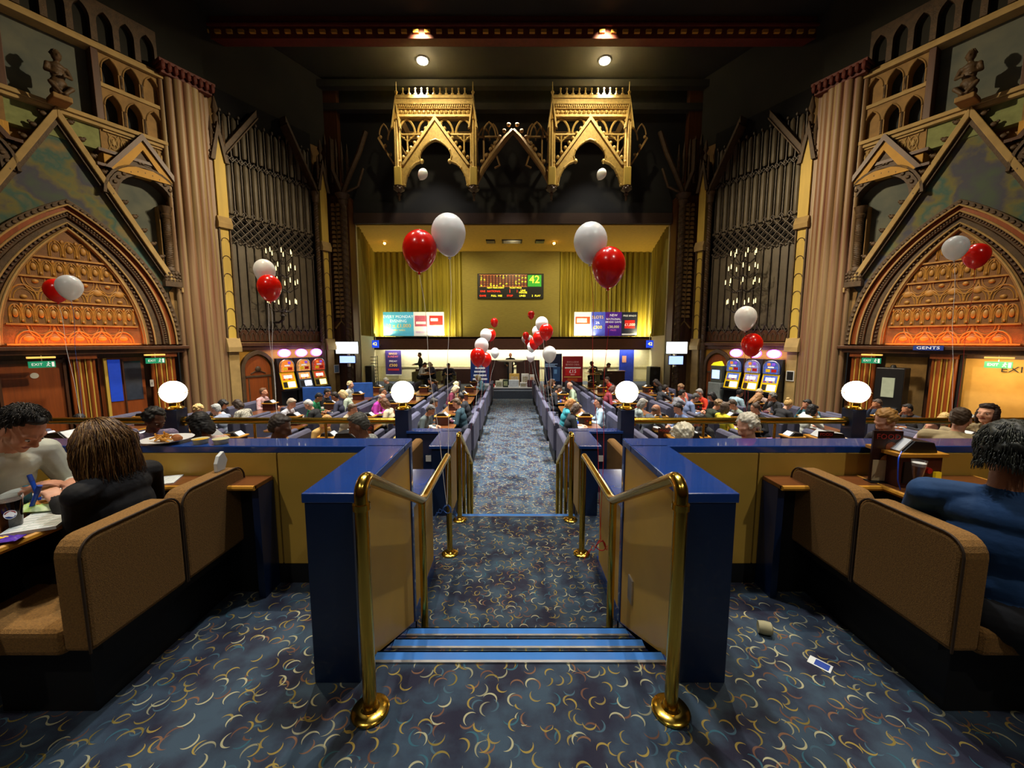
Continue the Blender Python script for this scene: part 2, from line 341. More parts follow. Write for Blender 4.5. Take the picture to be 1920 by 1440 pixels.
# ------------------------------------------------------------------ upper counter and stair walls
for s,sd in ((-1,'left'),(1,'right')):
    def T(x,y,z,s=s): return (s*x,y,z)
    w0=MB(T); w0.box((.735,1.63,0),(.925,2.38,.86)).box((.735,2.38,0),(3.6,2.56,.86)).box((3.6,2.38,0),(15,2.56,.86))
    o=struct(w0.build('trim_1' if s<0 else 'trim_2',M['navy'],bevel=.004),'navy half wall at the %s of the steps'%sd)
    c=MB(T); c.box((.71,1.612,.855),(.945,2.40,.90)).box((.71,2.375,.855),(15,2.575,.90)); c.build('wall_cap',M['blue'],o,bevel=.006)
    MB(T).box((.728,1.617,0.0),(.935,1.64,.856)).build('end_post',M['navy'],o,bevel=.004)
    # tan laminate panels
    p=MB(T); p.prism([(1.655,.855),(1.655,-.02+.05),(1.80,-.02),(2.53,-.40),(2.53,.855)],.722,.736,'x')
    p.box((.93,2.366,.13),(1.50,2.381,.855)); p.box((1.51,2.366,.13),(3.3,2.381,.855)); p.box((3.31,2.366,.13),(5.2,2.381,.855))
    p.build('tan_panel',M['tanp'],o)
    MB(T).box((.93,2.362,0),(15,2.38,.125)).build('skirting',M['black'],o)
    q=MB(T); q.prism([(1.655,.03),(1.655,.005),(1.78,0),(1.78,-.3),(2.57,-.6),(2.57,-.42),(2.53,-.40),(1.80,-.02)],.712,.737,'x'); q.box((.712,2.53,-.5),(.74,2.575,.856))
    q.build('stringer',M['blue'],o,bevel=.003)
    if s>0: MB(T).box((.712,2.28,-.10),(.722,2.36,.06)).build('vent_grille',M['steel'],o)
    MB(T).box((.725,e1+.0,-.6),(.74,2.57,-.0)).build('stair_side',M['navy'],o)
    # lower half wall on the terrace
    w1=MB(T); w1.box((.74,2.58,TZ),(.90,3.3,.40)); o=struct(w1.build('trim_3' if s<0 else 'trim_4',M['navy'],bevel=.004),'low blue capped wall beyond the %s stair wall'%sd)
    MB(T).box((.715,2.58,.40),(.925,3.32,.435)).build('wall_cap',M['blue'],o,bevel=.005)
    MB(T).box((.726,2.60,TZ+.12),(.741,3.24,.39)).build('tan_panel',M['tanp'],o)
    MB(T).box((.722,2.60,TZ),(.741,3.30,TZ+.12)).build('skirting',M['blue'],o)
    # terrace parapet with cap by the aisle
    w2=MB(T); w2.box((.76,4.36,LZ),(.96,5.10,.33)).box((.76,5.08,LZ),(1.43,5.22,.33)).box((1.43,5.10,LZ),(13.5,5.22,.02))
    o=struct(w2.build('trim_5' if s<0 else 'trim_6',M['navy'],bevel=.004),'navy terrace parapet %s of the aisle'%sd)
    c=MB(T); c.box((.73,4.33,.33),(.985,5.10,.365)).box((.73,5.06,.33),(1.44,5.245,.365)); c.build('wall_cap',M['blue'],o,bevel=.005)
    MB(T).box((.745,4.42,-.9),(.762,5.0,.30)).build('tan_panel',M['tanp'],o)
    MB(T).box((1.12,5.07,-.05),(1.19,5.08,.03)).build('wall_socket',M['white'],o)
# ------------------------------------------------------------------ brass handrails
def smoothpath(P,r=.05,n=5):
    out=[Vector(P[0])]
    for i in range(1,len(P)-1):
        a,b,c=map(Vector,(P[i-1],P[i],P[i+1])); d0=(a-b); d1=(c-b); q=min(r,d0.length*.45,d1.length*.45)
        s0=b+d0.normalized()*q; s1=b+d1.normalized()*q
        for k in range(n+1): t=k/n; out.append(s0*(1-t)**2+b*2*t*(1-t)+s1*t*t)
    out.append(Vector(P[-1])); return out
def flange(b,x,y,z): b.lathe([(.072,0),(.078,.004),(.078,.012),(.07,.02),(.04,.024),(.032,.034)],(x,y,z),28)
RX=.632
for s,sd in ((-1,'left'),(1,'right')):
    t=thing('brass_handrail','polished brass handrail %s of the near steps'%sd,'handrail',(s*RX,1.48,0),0,'brass handrails')
    rr=.027
    P=[(0,0,.02),(0,0,1.0),(0,.07,1.03),(0,1.0,.50),(0,2.03,.50),(0,2.06,TZ+.02)]
    MB().tube(smoothpath([(0,0,.02),(0,0,.97),(0,.05,1.0),(0,1.0,.50),(0,2.03,.50),(0,2.06,.45),(0,2.06,TZ+.02)],.07),rr,20).build('rail',M['brass'],t,True)
    MB().cyl((0,.99,TZ),(0,.99,.49),rr*.9,n=18).build('post',M['brass'],t,True)
    b=MB(); flange(b,0,0,0); b.build('base_flange',M['brass'],t,True)
    b=MB(); flange(b,0,2.06,TZ); b.build('base_flange',M['brass'],t,True)
    b=MB(); flange(b,0,.99,TZ); b.build('base_flange',M['brass'],t,True)
    MB().lathe([(.034,-.012),(.034,.012)],(0,0,.90),20).build('collar',M['brass'],t,True)
    t=thing('brass_handrail','brass handrail %s of the far flight down to the aisle'%sd,'handrail',(s*RX,4.25,TZ),0,'brass handrails')
    MB().tube(smoothpath([(0,0,.02),(0,0,.98),(0,.05,1.0),(0,1.22,.32),(0,1.26,.28),(0,1.26,LZ-TZ+.02)],.06),rr,14).build('rail',M['brass'],t,True)
    for yy,zt in ((.42,.77),(.84,.54)): MB().cyl((0,yy,-.16*(int(yy/.28)+1) if yy>.2 else 0),(0,yy,zt),.02,n=12).build('post',M['brass'],t,True)
    b=MB(); flange(b,0,0,0); b.build('base_flange',M['brass'],t,True)
    b=MB(); flange(b,0,1.26,LZ-TZ); b.build('base_flange',M['brass'],t,True)
# terrace fence: brass rail, posts with opal globes
gl=[]
for s,sd in ((-1,'left'),(1,'right')):
    for x,wd in ((1.5,'beside the aisle'),(4.57,'further out')):
        t=thing('globe_lamp_post','navy post with a glowing opal globe, %s of the hall, %s'%(sd,wd),'lamp',(s*x,5.17,TZ),0,'globe lamp posts')
        MB().box((-.09,-.09,0),(.09,.09,1.13)).build('post',M['navy'],t,bevel=.006)
        MB().lathe([(.10,1.13),(.105,1.15),(.06,1.17),(.055,1.21),(.08,1.225)],(0,0,0),20).build('holder',M['brass'],t,True)
        MB().ell((0,0,1.355),.148,28,18).build('globe',M['globe'],t,True)
        b=MB(); b.tube([(.165*cos(a),.165*sin(a),1.355) for a in [2*PI*i/28 for i in range(28)]],.005,6,closed=True)
        for a in (0,PI): b.cyl((.165*cos(a),0,1.355),(.07*cos(a),0,1.20),.005,n=6)
        b.build('brass_ring',M['brass'],t,True)
    for x0,x1,wd in ((1.59,4.48,'between the two globe lamps'),(4.66,11.5,'outside the outer globe lamp')):
        t=thing('brass_fence_rail','thick brass fence rail %s, %s of the hall'%(wd,sd),'railing',(s*x0,5.17,TZ),0,'brass fence rails')
        L=(x1-x0)
        MB().cyl((0,0,.965),(s*L,0,.965),.043,n=20).build('rail',M['brass'],t,True)
        MB().box((0,-.02,.90),(s*.04,.02,1.02)).build('bracket',M['brass'],t); MB().box((s*(L-.04),-.02,.90),(s*L,.02,1.02)).build('bracket',M['brass'],t)
        for k in range(1,int(L/1.0)+1 if L<4 else 4):
            MB().cyl((s*k*L/(3 if L<4 else 4),0,.50),(s*k*L/(3 if L<4 else 4),0,.94),.018,n=10).build('post',M['brass'],t,True)
# ------------------------------------------------------------------ side walls in wall coordinates (u along wall from the stage, o towards the room, z up)
SA,CA=sin(R(29)),cos(R(29))
def side(s): return lambda u,o,z: (s*(7.07+SA*u-CA*o),17.3-CA*u-SA*o,z)
def arch_in(u,z,w,h,c,z0):
    Rr=(w*w+h*h)/(2*w); dz=z-z0
    return dz>=0 and dz<h and abs(u-c)< w-Rr+math.sqrt(max(0,Rr*Rr-dz*dz))
for s,sd in ((-1,'left'),(1,'right')):
    T=side(s)
    wl=struct(MB(T).box((.9,-.5,1.5),(5.4,-.30,9.3)).box((9.9,-.30,1.3),(16,0,9.0)).box((5.0,-.3,4.9),(5.2,0,9.2)).box((.7,-.5,-1.2),(5.3,-.05,1.52)).box((5.3,-.5,1.3),(10,-.30,9.0)).build('wall_'+sd,M['stone']),'%s splayed side wall with carved gothic stonework'%sd)
    uw=MB(T).box((5.0,-.30,9.0),(16,-.05,11.9)).box((.7,-.5,9.3),(5.3,-.28,12.1)).build('upper_wall',M['ceil'],wl)  # shade of the upper wall is put into its dark colour
    def W(name,b,m,smooth=False,bevel=0,lab=None):
        o=b.build(name,m,wl,smooth,bevel)
        if lab: o['label']=lab
        return o
    # --- big gable with mural and carved pointed arch
    ac,a0=8.27,1.46
    # wall field around the arch (mural inside gable, stone outside)
    out=ptarch(2.08,3.58,14,ac,a0)
    g=[]
    for i,(x,z) in enumerate(out):
        tt=i/(len(out)-1)
        q=(ac-2.05+ (2.05)*min(1,tt*2), 3.1+4.0*min(1,tt*2)) if tt<=.5 else (ac+2.05*(tt-.5)*2, 7.1-4.0*(tt-.5)*2)
        g.append(q)
    g[0]=(ac-2.05,3.1); 
    W('mural_panel',MB(T).ring(out,g,-.30,-.06),M['mural'])
    left=[(ac-2.08,a0),(ac-2.3,a0),(ac-2.3,3.1),(ac-2.05,3.1),(ac-2.0,3.0)]
    W('arch_spandrel',MB(T).prism([(ac-2.3,a0),(ac-2.06,a0),(ac-2.0,2.2),(ac-1.9,3.0),(ac-2.05,3.2),(ac-2.3,3.2)],-.3,-.03).prism([(ac+2.3,a0),(ac+2.06,a0),(ac+2.0,2.2),(ac+1.9,3.0),(ac+2.05,3.2),(ac+2.3,3.2)],-.3,-.03),M['stone'])
    # gable rakes
    for sg in (-1,1):
        b=MB(T); A=(ac+sg*2.17,3.10); B=(ac,7.18); A2=(ac+sg*1.98,3.18); B2=(ac,6.92)
        b.ring([A,B],[A2,B2],-.05,.16); W('gable_rake',b,M['stone_lt'],bevel=.015)
        b=MB(T); b.ring([(A2[0],A2[1]),(B2[0],B2[1])],[(A2[0]-sg*.07,A2[1]),(B2[0],B2[1]-.16)],-.05,.08); W('gable_moulding',b,M['stone_dk'])
        b=MB(T)
        for k in range(12):   # crockets
            t=(k+.6)/12.5; x=A[0]+(B[0]-A[0])*t; z=A[1]+(B[1]-A[1])*t
            b.ell((x+sg*.06,.06,z+.03),(.07,.06,.06),8,6); b.ell((x+sg*.12,.06,z+.07),(.035,.04,.035),6,5)
        W('crocket_row',b,M['stone_dk'],True)
        b=MB(T); b.box((ac+sg*2.3-.16,-.05,3.0),(ac+sg*2.3+.16,.2,3.14)); b.box((ac+sg*2.3-.12,-.05,2.92),(ac+sg*2.3+.12,.15,3.0)); W('gable_foot',b,M['stone_lt'],bevel=.01)
    # archivolt: stepped orders, rope and bead mouldings
    ords=[(2.08,3.58,1.94,3.44,.10,'stone_dk'),(1.93,3.43,1.80,3.31,.02,'wood_or'),(1.80,3.31,1.66,3.18,-.03,'stone_dk'),(1.65,3.17,1.50,3.04,-.09,'stone_dk'),(1.50,3.04,1.37,2.95,-.14,'wood'),(1.37,2.95,1.24,2.86,-.10,'stone')]
    for w1,h1,w2,h2,of,mm in ords: W('arch_order',MB(T).ring(ptarch(w1,h1,16,ac,a0),ptarch(w2,h2,16,ac,a0),-.3,of),M[mm],bevel=.012)
    for w1,h1,r_,of in ((2.0,3.5,.045,.10),(1.73,3.24,.03,-.02),(1.43,2.99,.03,-.12)):
        pts=ptarch(w1,h1,60,ac,a0); b=MB(T); acc=0
        for i in range(1,len(pts)):
            dx=math.hypot(pts[i][0]-pts[i-1][0],pts[i][1]-pts[i-1][1]); acc+=dx
            if acc>r_*2.1: b.ell((pts[i][0],of,pts[i][1]),(r_,r_*.8,r_),7,5); acc=0
        W('bead_moulding',b,M['stone_dk'],True)
    for w1,h1,of in ((1.94,3.44,.10),(1.80,3.31,.02),(1.50,3.04,-.09),(1.30,2.90,-.09)):
        W('roll_moulding',MB(T).tube([(x,of,z) for x,z in ptarch(w1,h1,20,ac,a0)],.022,8),M['stone_lt'],True)
    # tympanum with carved bands
    tp=ptarch(1.26,2.88,16,ac,a0)
    b=MB(T); b.prism(tp,-.3,-.17); W('tympanum',b,mat('carved_brown_plaster','#744a1c',.55,var=.25,scale=7,bump=.5))
    b=MB(T)
    rows=[(1.50,1.93,'half',.42),(1.98,2.50,'arch',.20),(2.55,3.08,'wave',.42),(3.13,3.58,'arch',.21),(3.62,4.1,'arch',.24)]
    for z0,z1,kind,pt in rows:
        hw=1.2*math.sqrt(max(.02,1-((z0-a0)/2.9)**1.6)); hw=min(hw,1.19)
        b.box((ac-hw,-.17,z0-.045),(ac+hw,-.12,z0-.005))
        n=int(hw/pt)+1
        for k in range(-n,n+1):
            cu=ac+k*pt
            if kind=='arch':
                P=[(cu+x,-.165,z) for x,z in rdarch(pt*.46,8,0,z0+(z1-z0)*.45,(z1-z0)*.40)]
                P=[(cu-pt*.46,-.165,z0+.02)]+P+[(cu+pt*.46,-.165,z0+.02)]
                if all(arch_in(p[0],p[2],1.26,2.9,ac,a0-.02) for p in P):
                    b.tube(P,.016,5); b.tube([(cu+(x-cu)*.72,-.165,z0+.02+(z-z0-.02)*.86) for x,_,z in P],.010,5); b.tube([(cu-pt*.5,-.165,z0+.02),(cu-pt*.5,-.165,z1-.05)],.014,5); b.ell((cu,-.165,z0+(z1-z0)*.45),(pt*.26,.04,(z1-z0)*.2),8,6); b.ell((cu-pt*.5,-.165,z1-.09),(pt*.16,.03,.05),6,5); b.ell((cu-pt*.5,-.16,z0+.06),(.03,.04,.04),6,5); b.ell((cu,-.165,z0+(z1-z0)*.75),(pt*.12,.02,(z1-z0)*.08),6,4)
            elif kind=='half':
                P=[(cu+x,-.165,z) for x,z in rdarch(pt*.5,10,0,z0+.0,(z1-z0)*.7)]
                Q=[(cu+pt*.5+x,-.165,z1-(z-z0)) for x,z in rdarch(pt*.5,10,0,z0,(z1-z0)*.7)]
                for X in (P,Q):
                    
                    if all(arch_in(p[0],p[2],1.27,2.9,ac,a0-.02) for p in X): b.tube(X,.017,5); xm=sum(p[0] for p in X)/len(X); b.tube([(xm+(p[0]-xm)*.72,-.165,(z0 if X is P else z1)+(p[2]-(z0 if X is P else z1))*.7) for p in X],.010,5)
                if abs(cu-ac)<1.0: b.ell((cu,-.165,z0+.12),(.09,.02,.07),8,5)
            else:
                for f in (0,1):
                    P=[(cu+(pt*.5 if f else 0)+x,-.165,(z if not f else z0+z1-z)) for x,z in rdarch(pt*.5,10,0,z0+(z1-z0)*.02,(z1-z0)*.62)]
                    if all(arch_in(p[0],p[2],1.27,2.9,ac,a0-.02) for p in P):
                        b.tube(P,.017,5); xm=cu+(pt*.5 if f else 0); b.tube([(xm+(p[0]-xm)*.75,-.165,(z0 if not f else z1)+(p[2]-(z0 if not f else z1))*.75) for p in P],.010,5); b.ell((xm,-.165,(z0+.06) if not f else z1-.09),(.06,.04,.05),8,5)
                if arch_in(cu+.1,z1,1.15,2.8,ac,a0): b.ell((cu,-.165,(z0+z1)/2),(.1,.025,.09),8,6)
    W('carved_relief',b,mat('carved_relief_tan','#a87832',.5,var=.2,scale=10),True)
    # entrance lintel ledge under the arch
    b=MB(T); b.box((5.9,-.3,1.33),(14,.22,1.42)).box((5.95,-.3,1.22),(14,.12,1.33)); W('ledge',b,M['wood'],bevel=.01)
    # --- fluted pillar cluster
    b=MB(T)
    for k,(u,r_,o) in enumerate([(5.08,.11,.06),(5.24,.12,.16),(5.42,.13,.25),(5.62,.14,.30),(5.82,.13,.28),(6.0,.11,.20),(6.14,.08,.10)]):
        b.cyl((u,o-.05,-1.12),(u,o-.05,9.0),r_,n=14)
    b.box((5.02,-.3,-1.12),(6.16,.12,9.0)); W('fluted_pillar',b,M['pillar'],True)
    b=MB(T)
    for k,z in enumerate((9.0,9.12,9.24)): b.box((4.98-.03*k,-.3,z),(6.22+.03*k,.34+.05*k,z+.09))
    for k in range(9): b.ell((5.0+.15*k,.40,9.18),(.07,.08,.14),7,6)
    W('pillar_capital',b,M['redbeam'],bevel=.01)
    # --- pilasters of the organ bay
    for u0,u1,zt in ((4.68,4.99,7.55),(1.06,1.36,7.8)):
        b=MB(T); b.prism([(u0,5.5),(u1,5.5),(u1,zt-.2),((u0+u1)/2,zt+.45),(u0,zt-.2)],-.3,.16); W('upper_pilaster',b,M['yellow'],bevel=.01)
        b=MB(T); b.box((u0+.03,-.3,1.65),(u1-.03,.13,5.16)); W('lower_pilaster',b,M['yellow'],bevel=.01)
        b=MB(T)
        for e_ in (u0,u1): b.box((e_-.02,-.3,1.65),(e_+.02,.17,5.16))
        for k in range(6): b.tube([((u0+u1)/2+x,.14,z) for x,z in rdarch(.11,8,0,1.95+.56*k,.12)],.01,5)
        W('pilaster_edging',b,M['stone_dk'])
        b=MB(T); b.prism([(-.3,5.16),(.24,5.16),(.26,5.30),(.18,5.52),(-.3,5.52)],u0-.05,u1+.05,'x').prism([(-.3,1.2),(.26,1.2),(.26,1.36),(.16,1.66),(-.3,1.66)],u0-.05,u1+.05,'x').box((u0,-.3,-1.12),(u1,.14,1.22))
        W('pilaster_block',b,M['stone_lt'],bevel=.008)
        b=MB(T); um=(u0+u1)/2
        for sg in (-1,1):
            b.ring([(um+sg*.26,zt-.35),(um,zt+.85)],[(um+sg*.14,zt-.35),(um,zt+.45)],-.3,.22)
            for k in range(6): b.ell((um+sg*(.27-.042*k),.12,zt-.3+.19*k),(.045,.06,.045),6,5)
        b.lathe([(.07,zt+.75),(.09,zt+1.0),(.03,zt+1.1),(.1,zt+1.25),(.02,zt+1.6)],(um,.08,0),8)
        for q in (-.17,.17): b.lathe([(.045,zt-.1),(.05,zt+.5),(.06,zt+.52),(.01,zt+.95)],(um+q,.12,0),8)
        W('pinnacle',b,M['stone_dk'],True)
    # --- organ pipe screen
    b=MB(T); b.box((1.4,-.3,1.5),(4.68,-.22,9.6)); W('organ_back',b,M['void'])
    pip=MB(T); tr=MB(T); n=11; du=(4.62-1.62)/n
    for k in range(n):
        u=1.62+du*(k+.5)
        pip.prism([(u-du*.40,2.0),(u+du*.40,2.0),(u+du*.40,4.8),(u,4.95),(u-du*.40,4.8)],-.22,-.16)
        pip.lathe([(.085,5.75),(.095,5.8),(.095,7.35),(.03,7.5)],(u,-.14,0),10)
        pip.lathe([(.07,7.65),(.085,7.72),(.085,8.75-.0),(.03,8.85)],(u,-.14,0),10)
        pip.cyl((u,-.14,5.7),(u,-.14,5.5),.085,.02,n=8)
    for k in range(n+1):
        u=1.62+du*k
        tr.box((u-.018,-.22,1.95),(u+.018,-.10,4.9)); tr.box((u-.014,-.22,5.7),(u+.014,-.10,8.9))
        for z in (2.0,4.82): 
            for sg in (-1,1):
                if 1.6<=u+sg*du*.5<=4.65: tr.tube([(u,-.08,z+.12),(u+sg*du*.5,-.08,z-.12 if z<3 else z+.0)],.02,5)
            tr.ell((u,-.07,z+.13),(.04,.04,.04),6,5)
        for z in (7.5,8.9,5.72): tr.ell((u,-.07,z),(.045,.045,.06),6,5)
    # lattice of crossing ribs
    zl0,zl1=4.85,5.75; H_=zl1-zl0; 
    k=-4
    while k<n+1:
        for sg in (-1,1):
            ua=1.62+du*k if sg>0 else 1.62+du*(k+3.2); ub=ua+sg*du*3.2
            a,bb=ua,ub; za,zb=zl0,zl1
            def cl(u): return za+(zb-za)*(u-a)/(bb-a)
            lo,hi=min(a,bb),max(a,bb); l2,h2=max(lo,1.62),min(hi,4.62)
            if h2-l2>.05:
                tr.tube([(l2,-.09,cl(l2)),(h2,-.09,cl(h2))],.02,5)
                tr.tube([(l2,-.12,cl(l2)-.07),(h2,-.12,cl(h2)-.07)],.013,4)
        k+=1
    for z in (5.72,7.42): 
        for k in range(n):
            u=1.62+du*k
            tr.tube([(u,-.08,z),(u+du*.5,-.08,z+.16),(u+du,-.08,z)],.018,5); tr.tube([(u,-.08,z+.18),(u+du*.5,-.08,z+.02),(u+du,-.08,z+.18)],.013,5)
    W('organ_pipe_row',pip,M['organ'],True); W('organ_tracery',tr,M['organ_dk'],True)
    b=MB(T); b.box((1.4,-.3,1.38),(4.7,.10,1.50)).box((1.4,-.3,1.25),(4.7,.04,1.38)).box((1.4,-.3,1.55),(4.7,-.1,1.95))
    W('organ_plinth',b,M['wood'],bevel=.01)
    b=MB(T)
    for k in range(20): b.tube([(1.6+.155*k+x,-.09,z) for x,z in rdarch(.07,6,0,1.6,.25)],.012,5); 
    W('plinth_carving',b,M['stone_dk'],True)
    # raking canopy ribs over the organ screen
    b=MB(T)
    for A,B in (((4.66,7.45),(3.6,9.0)),((1.5,7.25),(2.6,9.3))):
        b.ring([A,B],[(A[0],A[1]+.32),(B[0],B[1]+.32)],-.2,.18); b.ring([A,B],[(A[0],A[1]+.07),(B[0],B[1]+.07)],-.2,.26)
    W('raking_rib',b,M['stone_dk'],bevel=.01)
    # twisted columns
    def twist(b,P,r_,z0,z1,turns,n=4):
        for j in range(n):
            b.tube([(P[0]+r_*.55*cos(2*PI*(j/n+turns*t)),P[1]+r_*.55*sin(2*PI*(j/n+turns*t)),z0+(z1-z0)*t) for t in [i/(turns*10) for i in range(int(turns*10)+1)]],r_*.62,5)
    b=MB(T); twist(b,(1.5,.06),.075,1.5,7.0,22,3); b.lathe([(.1,6.95),(.14,7.1),(.12,7.15),(.17,7.35)],(1.5,.06,0),10); b.lathe([(.12,1.2),(.12,1.4),(.09,1.5)],(1.5,.06,0),10); b.cyl((1.5,.06,-1.12),(1.5,.06,1.2),.09,n=10)
    W('twisted_column',b,M['stone_dk'],True)
    # --- small round arch with gablet above the pillar side
    for mc in ((6.72,1),(2*ac-6.72,-1)):
        c,sg=mc
        b=MB(T); b.ring(rdarch(.80,14,c,5.42,.86),rdarch(.60,14,c,5.42,.66),-.3,.12); b.ring(rdarch(.88,14,c,5.42,.94),rdarch(.82,14,c,5.42,.88),-.3,.16)
        for k in range(15):
            a=PI*k/14; b.ell((c-.70*cos(a),.13,5.42+.76*sin(a)),(.05,.035,.05),7,5)
        W('round_arch',b,M['stone_dk'],True)
        # recessed plaster field
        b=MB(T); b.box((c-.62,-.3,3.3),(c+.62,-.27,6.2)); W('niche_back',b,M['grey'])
        b=MB(T); F=rdarch(.79,14,c,5.42,.85); G=[(c-.8+1.6*i/14, 6.5) for i in range(15)]; b.ring(F,G,-.3,.0); W('arch_spandrel',b,M['ochre'])
        # gablet
        b=MB(T)
        for q in (-1,1): b.ring([(c+q*.82,6.05),(c,7.2)],[(c+q*.70,6.05),(c,7.02)],-.05,.22)
        b.box((c-.95,-.05,6.05),(c-.68,.2,6.12)); b.box((c+.68,-.05,6.05),(c+.95,.2,6.12)); W('gablet_rake',b,M['wood'])
        b=MB(T); b.ring([(c-.70,6.05),(c,7.02),(c+.70,6.05),(c-.70,6.05)],[(c-.32,6.28),(c,6.78),(c+.32,6.28),(c-.32,6.28)],-.05,.16); W('gablet_panel',b,M['ochre'])
        b=MB(T); b.prism([(c-.32,6.28),(c,6.78),(c+.32,6.28)],-.05,.08); 
        for k in range(6): b.ell((c-.14+.07*(k%5),.09,6.36+.07*(k//2)),(.05,.03,.04),6,5)
        W('gablet_carving',b,M['stone_dk'])
        # colonnette on the pillar side
        cu=c-sg*.42*1.0
        b=MB(T); twist(b,(cu,.05),.085,3.72,5.12,8,3); b.lathe([(.1,5.1),(.13,5.18),(.1,5.22),(.17,5.42)],(cu,.05,0),12); b.lathe([(.13,3.6),(.13,3.66),(.1,3.72)],(cu,.05,0),12)
        b.box((cu-.2,-.3,3.15),(cu+.2,.18,3.3)); b.prism([(cu-.2,3.3),(cu+.2,3.3),(cu+.14,3.62),(cu-.14,3.62)],-.3,.15)
        for k in range(14): b.ell((cu-.16+.08*(k%5),.16,3.33+.1*(k//5)),(.04,.03,.04),6,4)
        W('colonnette',b,M['stone_dk'],True)
        b=MB(T); b.box((cu-.30,-.3,3.3),(cu-.12 if sg>0 else cu-.3+.01,.0,5.42)); b.box((cu+.12,-.3,3.3),(cu+.14,0,5.42)); W('jamb',b,M['stone'])
    # --- cornices, frieze and gallery niches
    b=MB(T); b.box((6.1,-.3,7.14),(12,.14,7.24)).box((6.1,-.3,7.05),(12,.08,7.14)).box((6.1,-.3,8.08),(7.5,.08,8.18)).box((6.1,-.3,8.92),(12,.16,9.02)).box((6.1,-.3,9.02),(12,.08,9.12))
    W('cornice',b,M['stone_lt'],bevel=.01)
    b=MB(T); b.box((7.42,-.3,7.24),(7.56,.12,8.92)).box((8.98,-.3,7.24),(9.12,.12,8.92)); W('gallery_post',b,M['wood'],bevel=.01)
    b=MB(T); b.box((7.5,-.3,7.2),(9.1,-.2,8.95)); W('plaster_panel',b,M['grey'])
    b=MB(T)
    for k in range(5):   # leafless tree painted in low relief on the plaster
        pass
    b=MB(T); b.box((6.1,-.3,6.5),(7.5,-.02,7.05)).box((9.05,-.3,6.5),(10.4,-.02,7.05)); W('frieze',b,M['stone'])
    b=MB(T)
    for c in (6.25,6.48,7.02,7.26): 
        b.tube([(c+.09*cos(a),-.01,6.78+.17*sin(a)) for a in [2*PI*i/12 for i in range(12)]],.015,5,closed=True); b.ell((c,-.01,6.78),(.04,.03,.09),8,6)
        for q in (-.1,.1): b.tube([(c+q,-.01,6.58),(c+q*.3,-.01,6.78),(c+q,-.01,6.98)],.012,5)
    b.box((6.1,-.3,6.52),(7.45,.03,6.56)); b.box((6.1,-.3,7.0),(7.45,.03,7.04)); W('frieze_carving',b,M['stone_lt'],True)
    b=MB(T); b.box((7.45,-.3,6.5),(9.1,-.04,7.05)); W('green_frieze_panel',b,mat('pale_green_plaster','#7c8450',.8))
    b=MB(T); b.box((6.1,-.3,6.15),(7.5,.05,6.48)).box((9.1,-.3,6.15),(10.4,.05,6.48)); W('string_course',b,M['ochre'],bevel=.01)
    b=MB(T); b.box((6.12,-.3,6.44),(7.6,.12,6.52)).box((6.12,-.3,6.08),(7.5,.1,6.15)); W('string_moulding',b,M['wood'])
    W('niche_back',MB(T).box((6.12,-.3,7.24),(7.45,-.27,8.95)),mat('niche_shade','#23282a',.9))  # shadow inside the gallery niches, put in as a dark plate
    for row,(z0,z1) in enumerate(((7.24,8.08),(8.18,8.92))):
        for k in range(3):
            c=6.36+.42*k; hh=z1-z0
            b=MB(T); A=ptarch(.155,.30,6,c,z0+hh*.50); A=[(A[0][0],z0)]+A+[(A[-1][0],z0)]
            B=[(c-.21,z0)]+[(c-.21+.42*i/(len(A)-3), z1) for i in range(len(A)-2)]+[(c+.21,z0)]
            b.ring(A,B,-.26,.04)
            b.tube([(x,.05,z) for x,z in ptarch(.17,.32,6,c,z0+hh*.5)],.016,5)
            W('niche_frame',b,M['stone'],True)
            if k==0: W('blind_niche_panel',MB(T).box((c-.16,-.25,z0),(c+.16,-.06,z1-.1)),M['stone'])
            b=MB(T); twist(b,(c+.21,.03),.03,z0+.05,z0+hh*.5,5,3); W('niche_colonnette',b,M['stone_dk'],True)
    b=MB(T)
    for k in range(12):
        c=6.4+.42*k; A=ptarch(.15,.3,6,c,9.6); A=[(A[0][0],9.12)]+A+[(A[-1][0],9.12)]
        B=[(c-.21,9.12)]+[(c-.21+.42*i/(len(A)-3),10.1) for i in range(len(A)-2)]+[(c+.21,9.12)]
        b.ring(A,B,-.05,.12)
    W('upper_gallery_arcade',b,M['stone_dk'])
    # --- doorways below the ledge
    b=MB(T); b.box((6.2,-.32,LZ),(14,-.28,1.25)); W('porch_back',b,M['wood'])
    piers=[(6.35,6.95),(8.05,8.55),(9.75,10.3)]
    b=MB(T)
    for a,c in piers:
        nn=5
        for k in range(nn): b.cyl((a+(c-a)*(k+.5)/nn,-.10+.05*(k%2),LZ),(a+(c-a)*(k+.5)/nn,-.10+.05*(k%2),1.15),(c-a)/nn*.42,n=8)
        b.box((a,-.28,1.1),(c,.05,1.24))
    W('clustered_shaft',b,M['wood_or'],True)
    b=MB(T)
    for a,c in piers:
        for k in range(4): b.box((a+(c-a)*(k+1)/5-.012,-.07,LZ),(a+(c-a)*(k+1)/5+.012,-.04,1.1))
    W('gilt_line',b,M['yellow'])
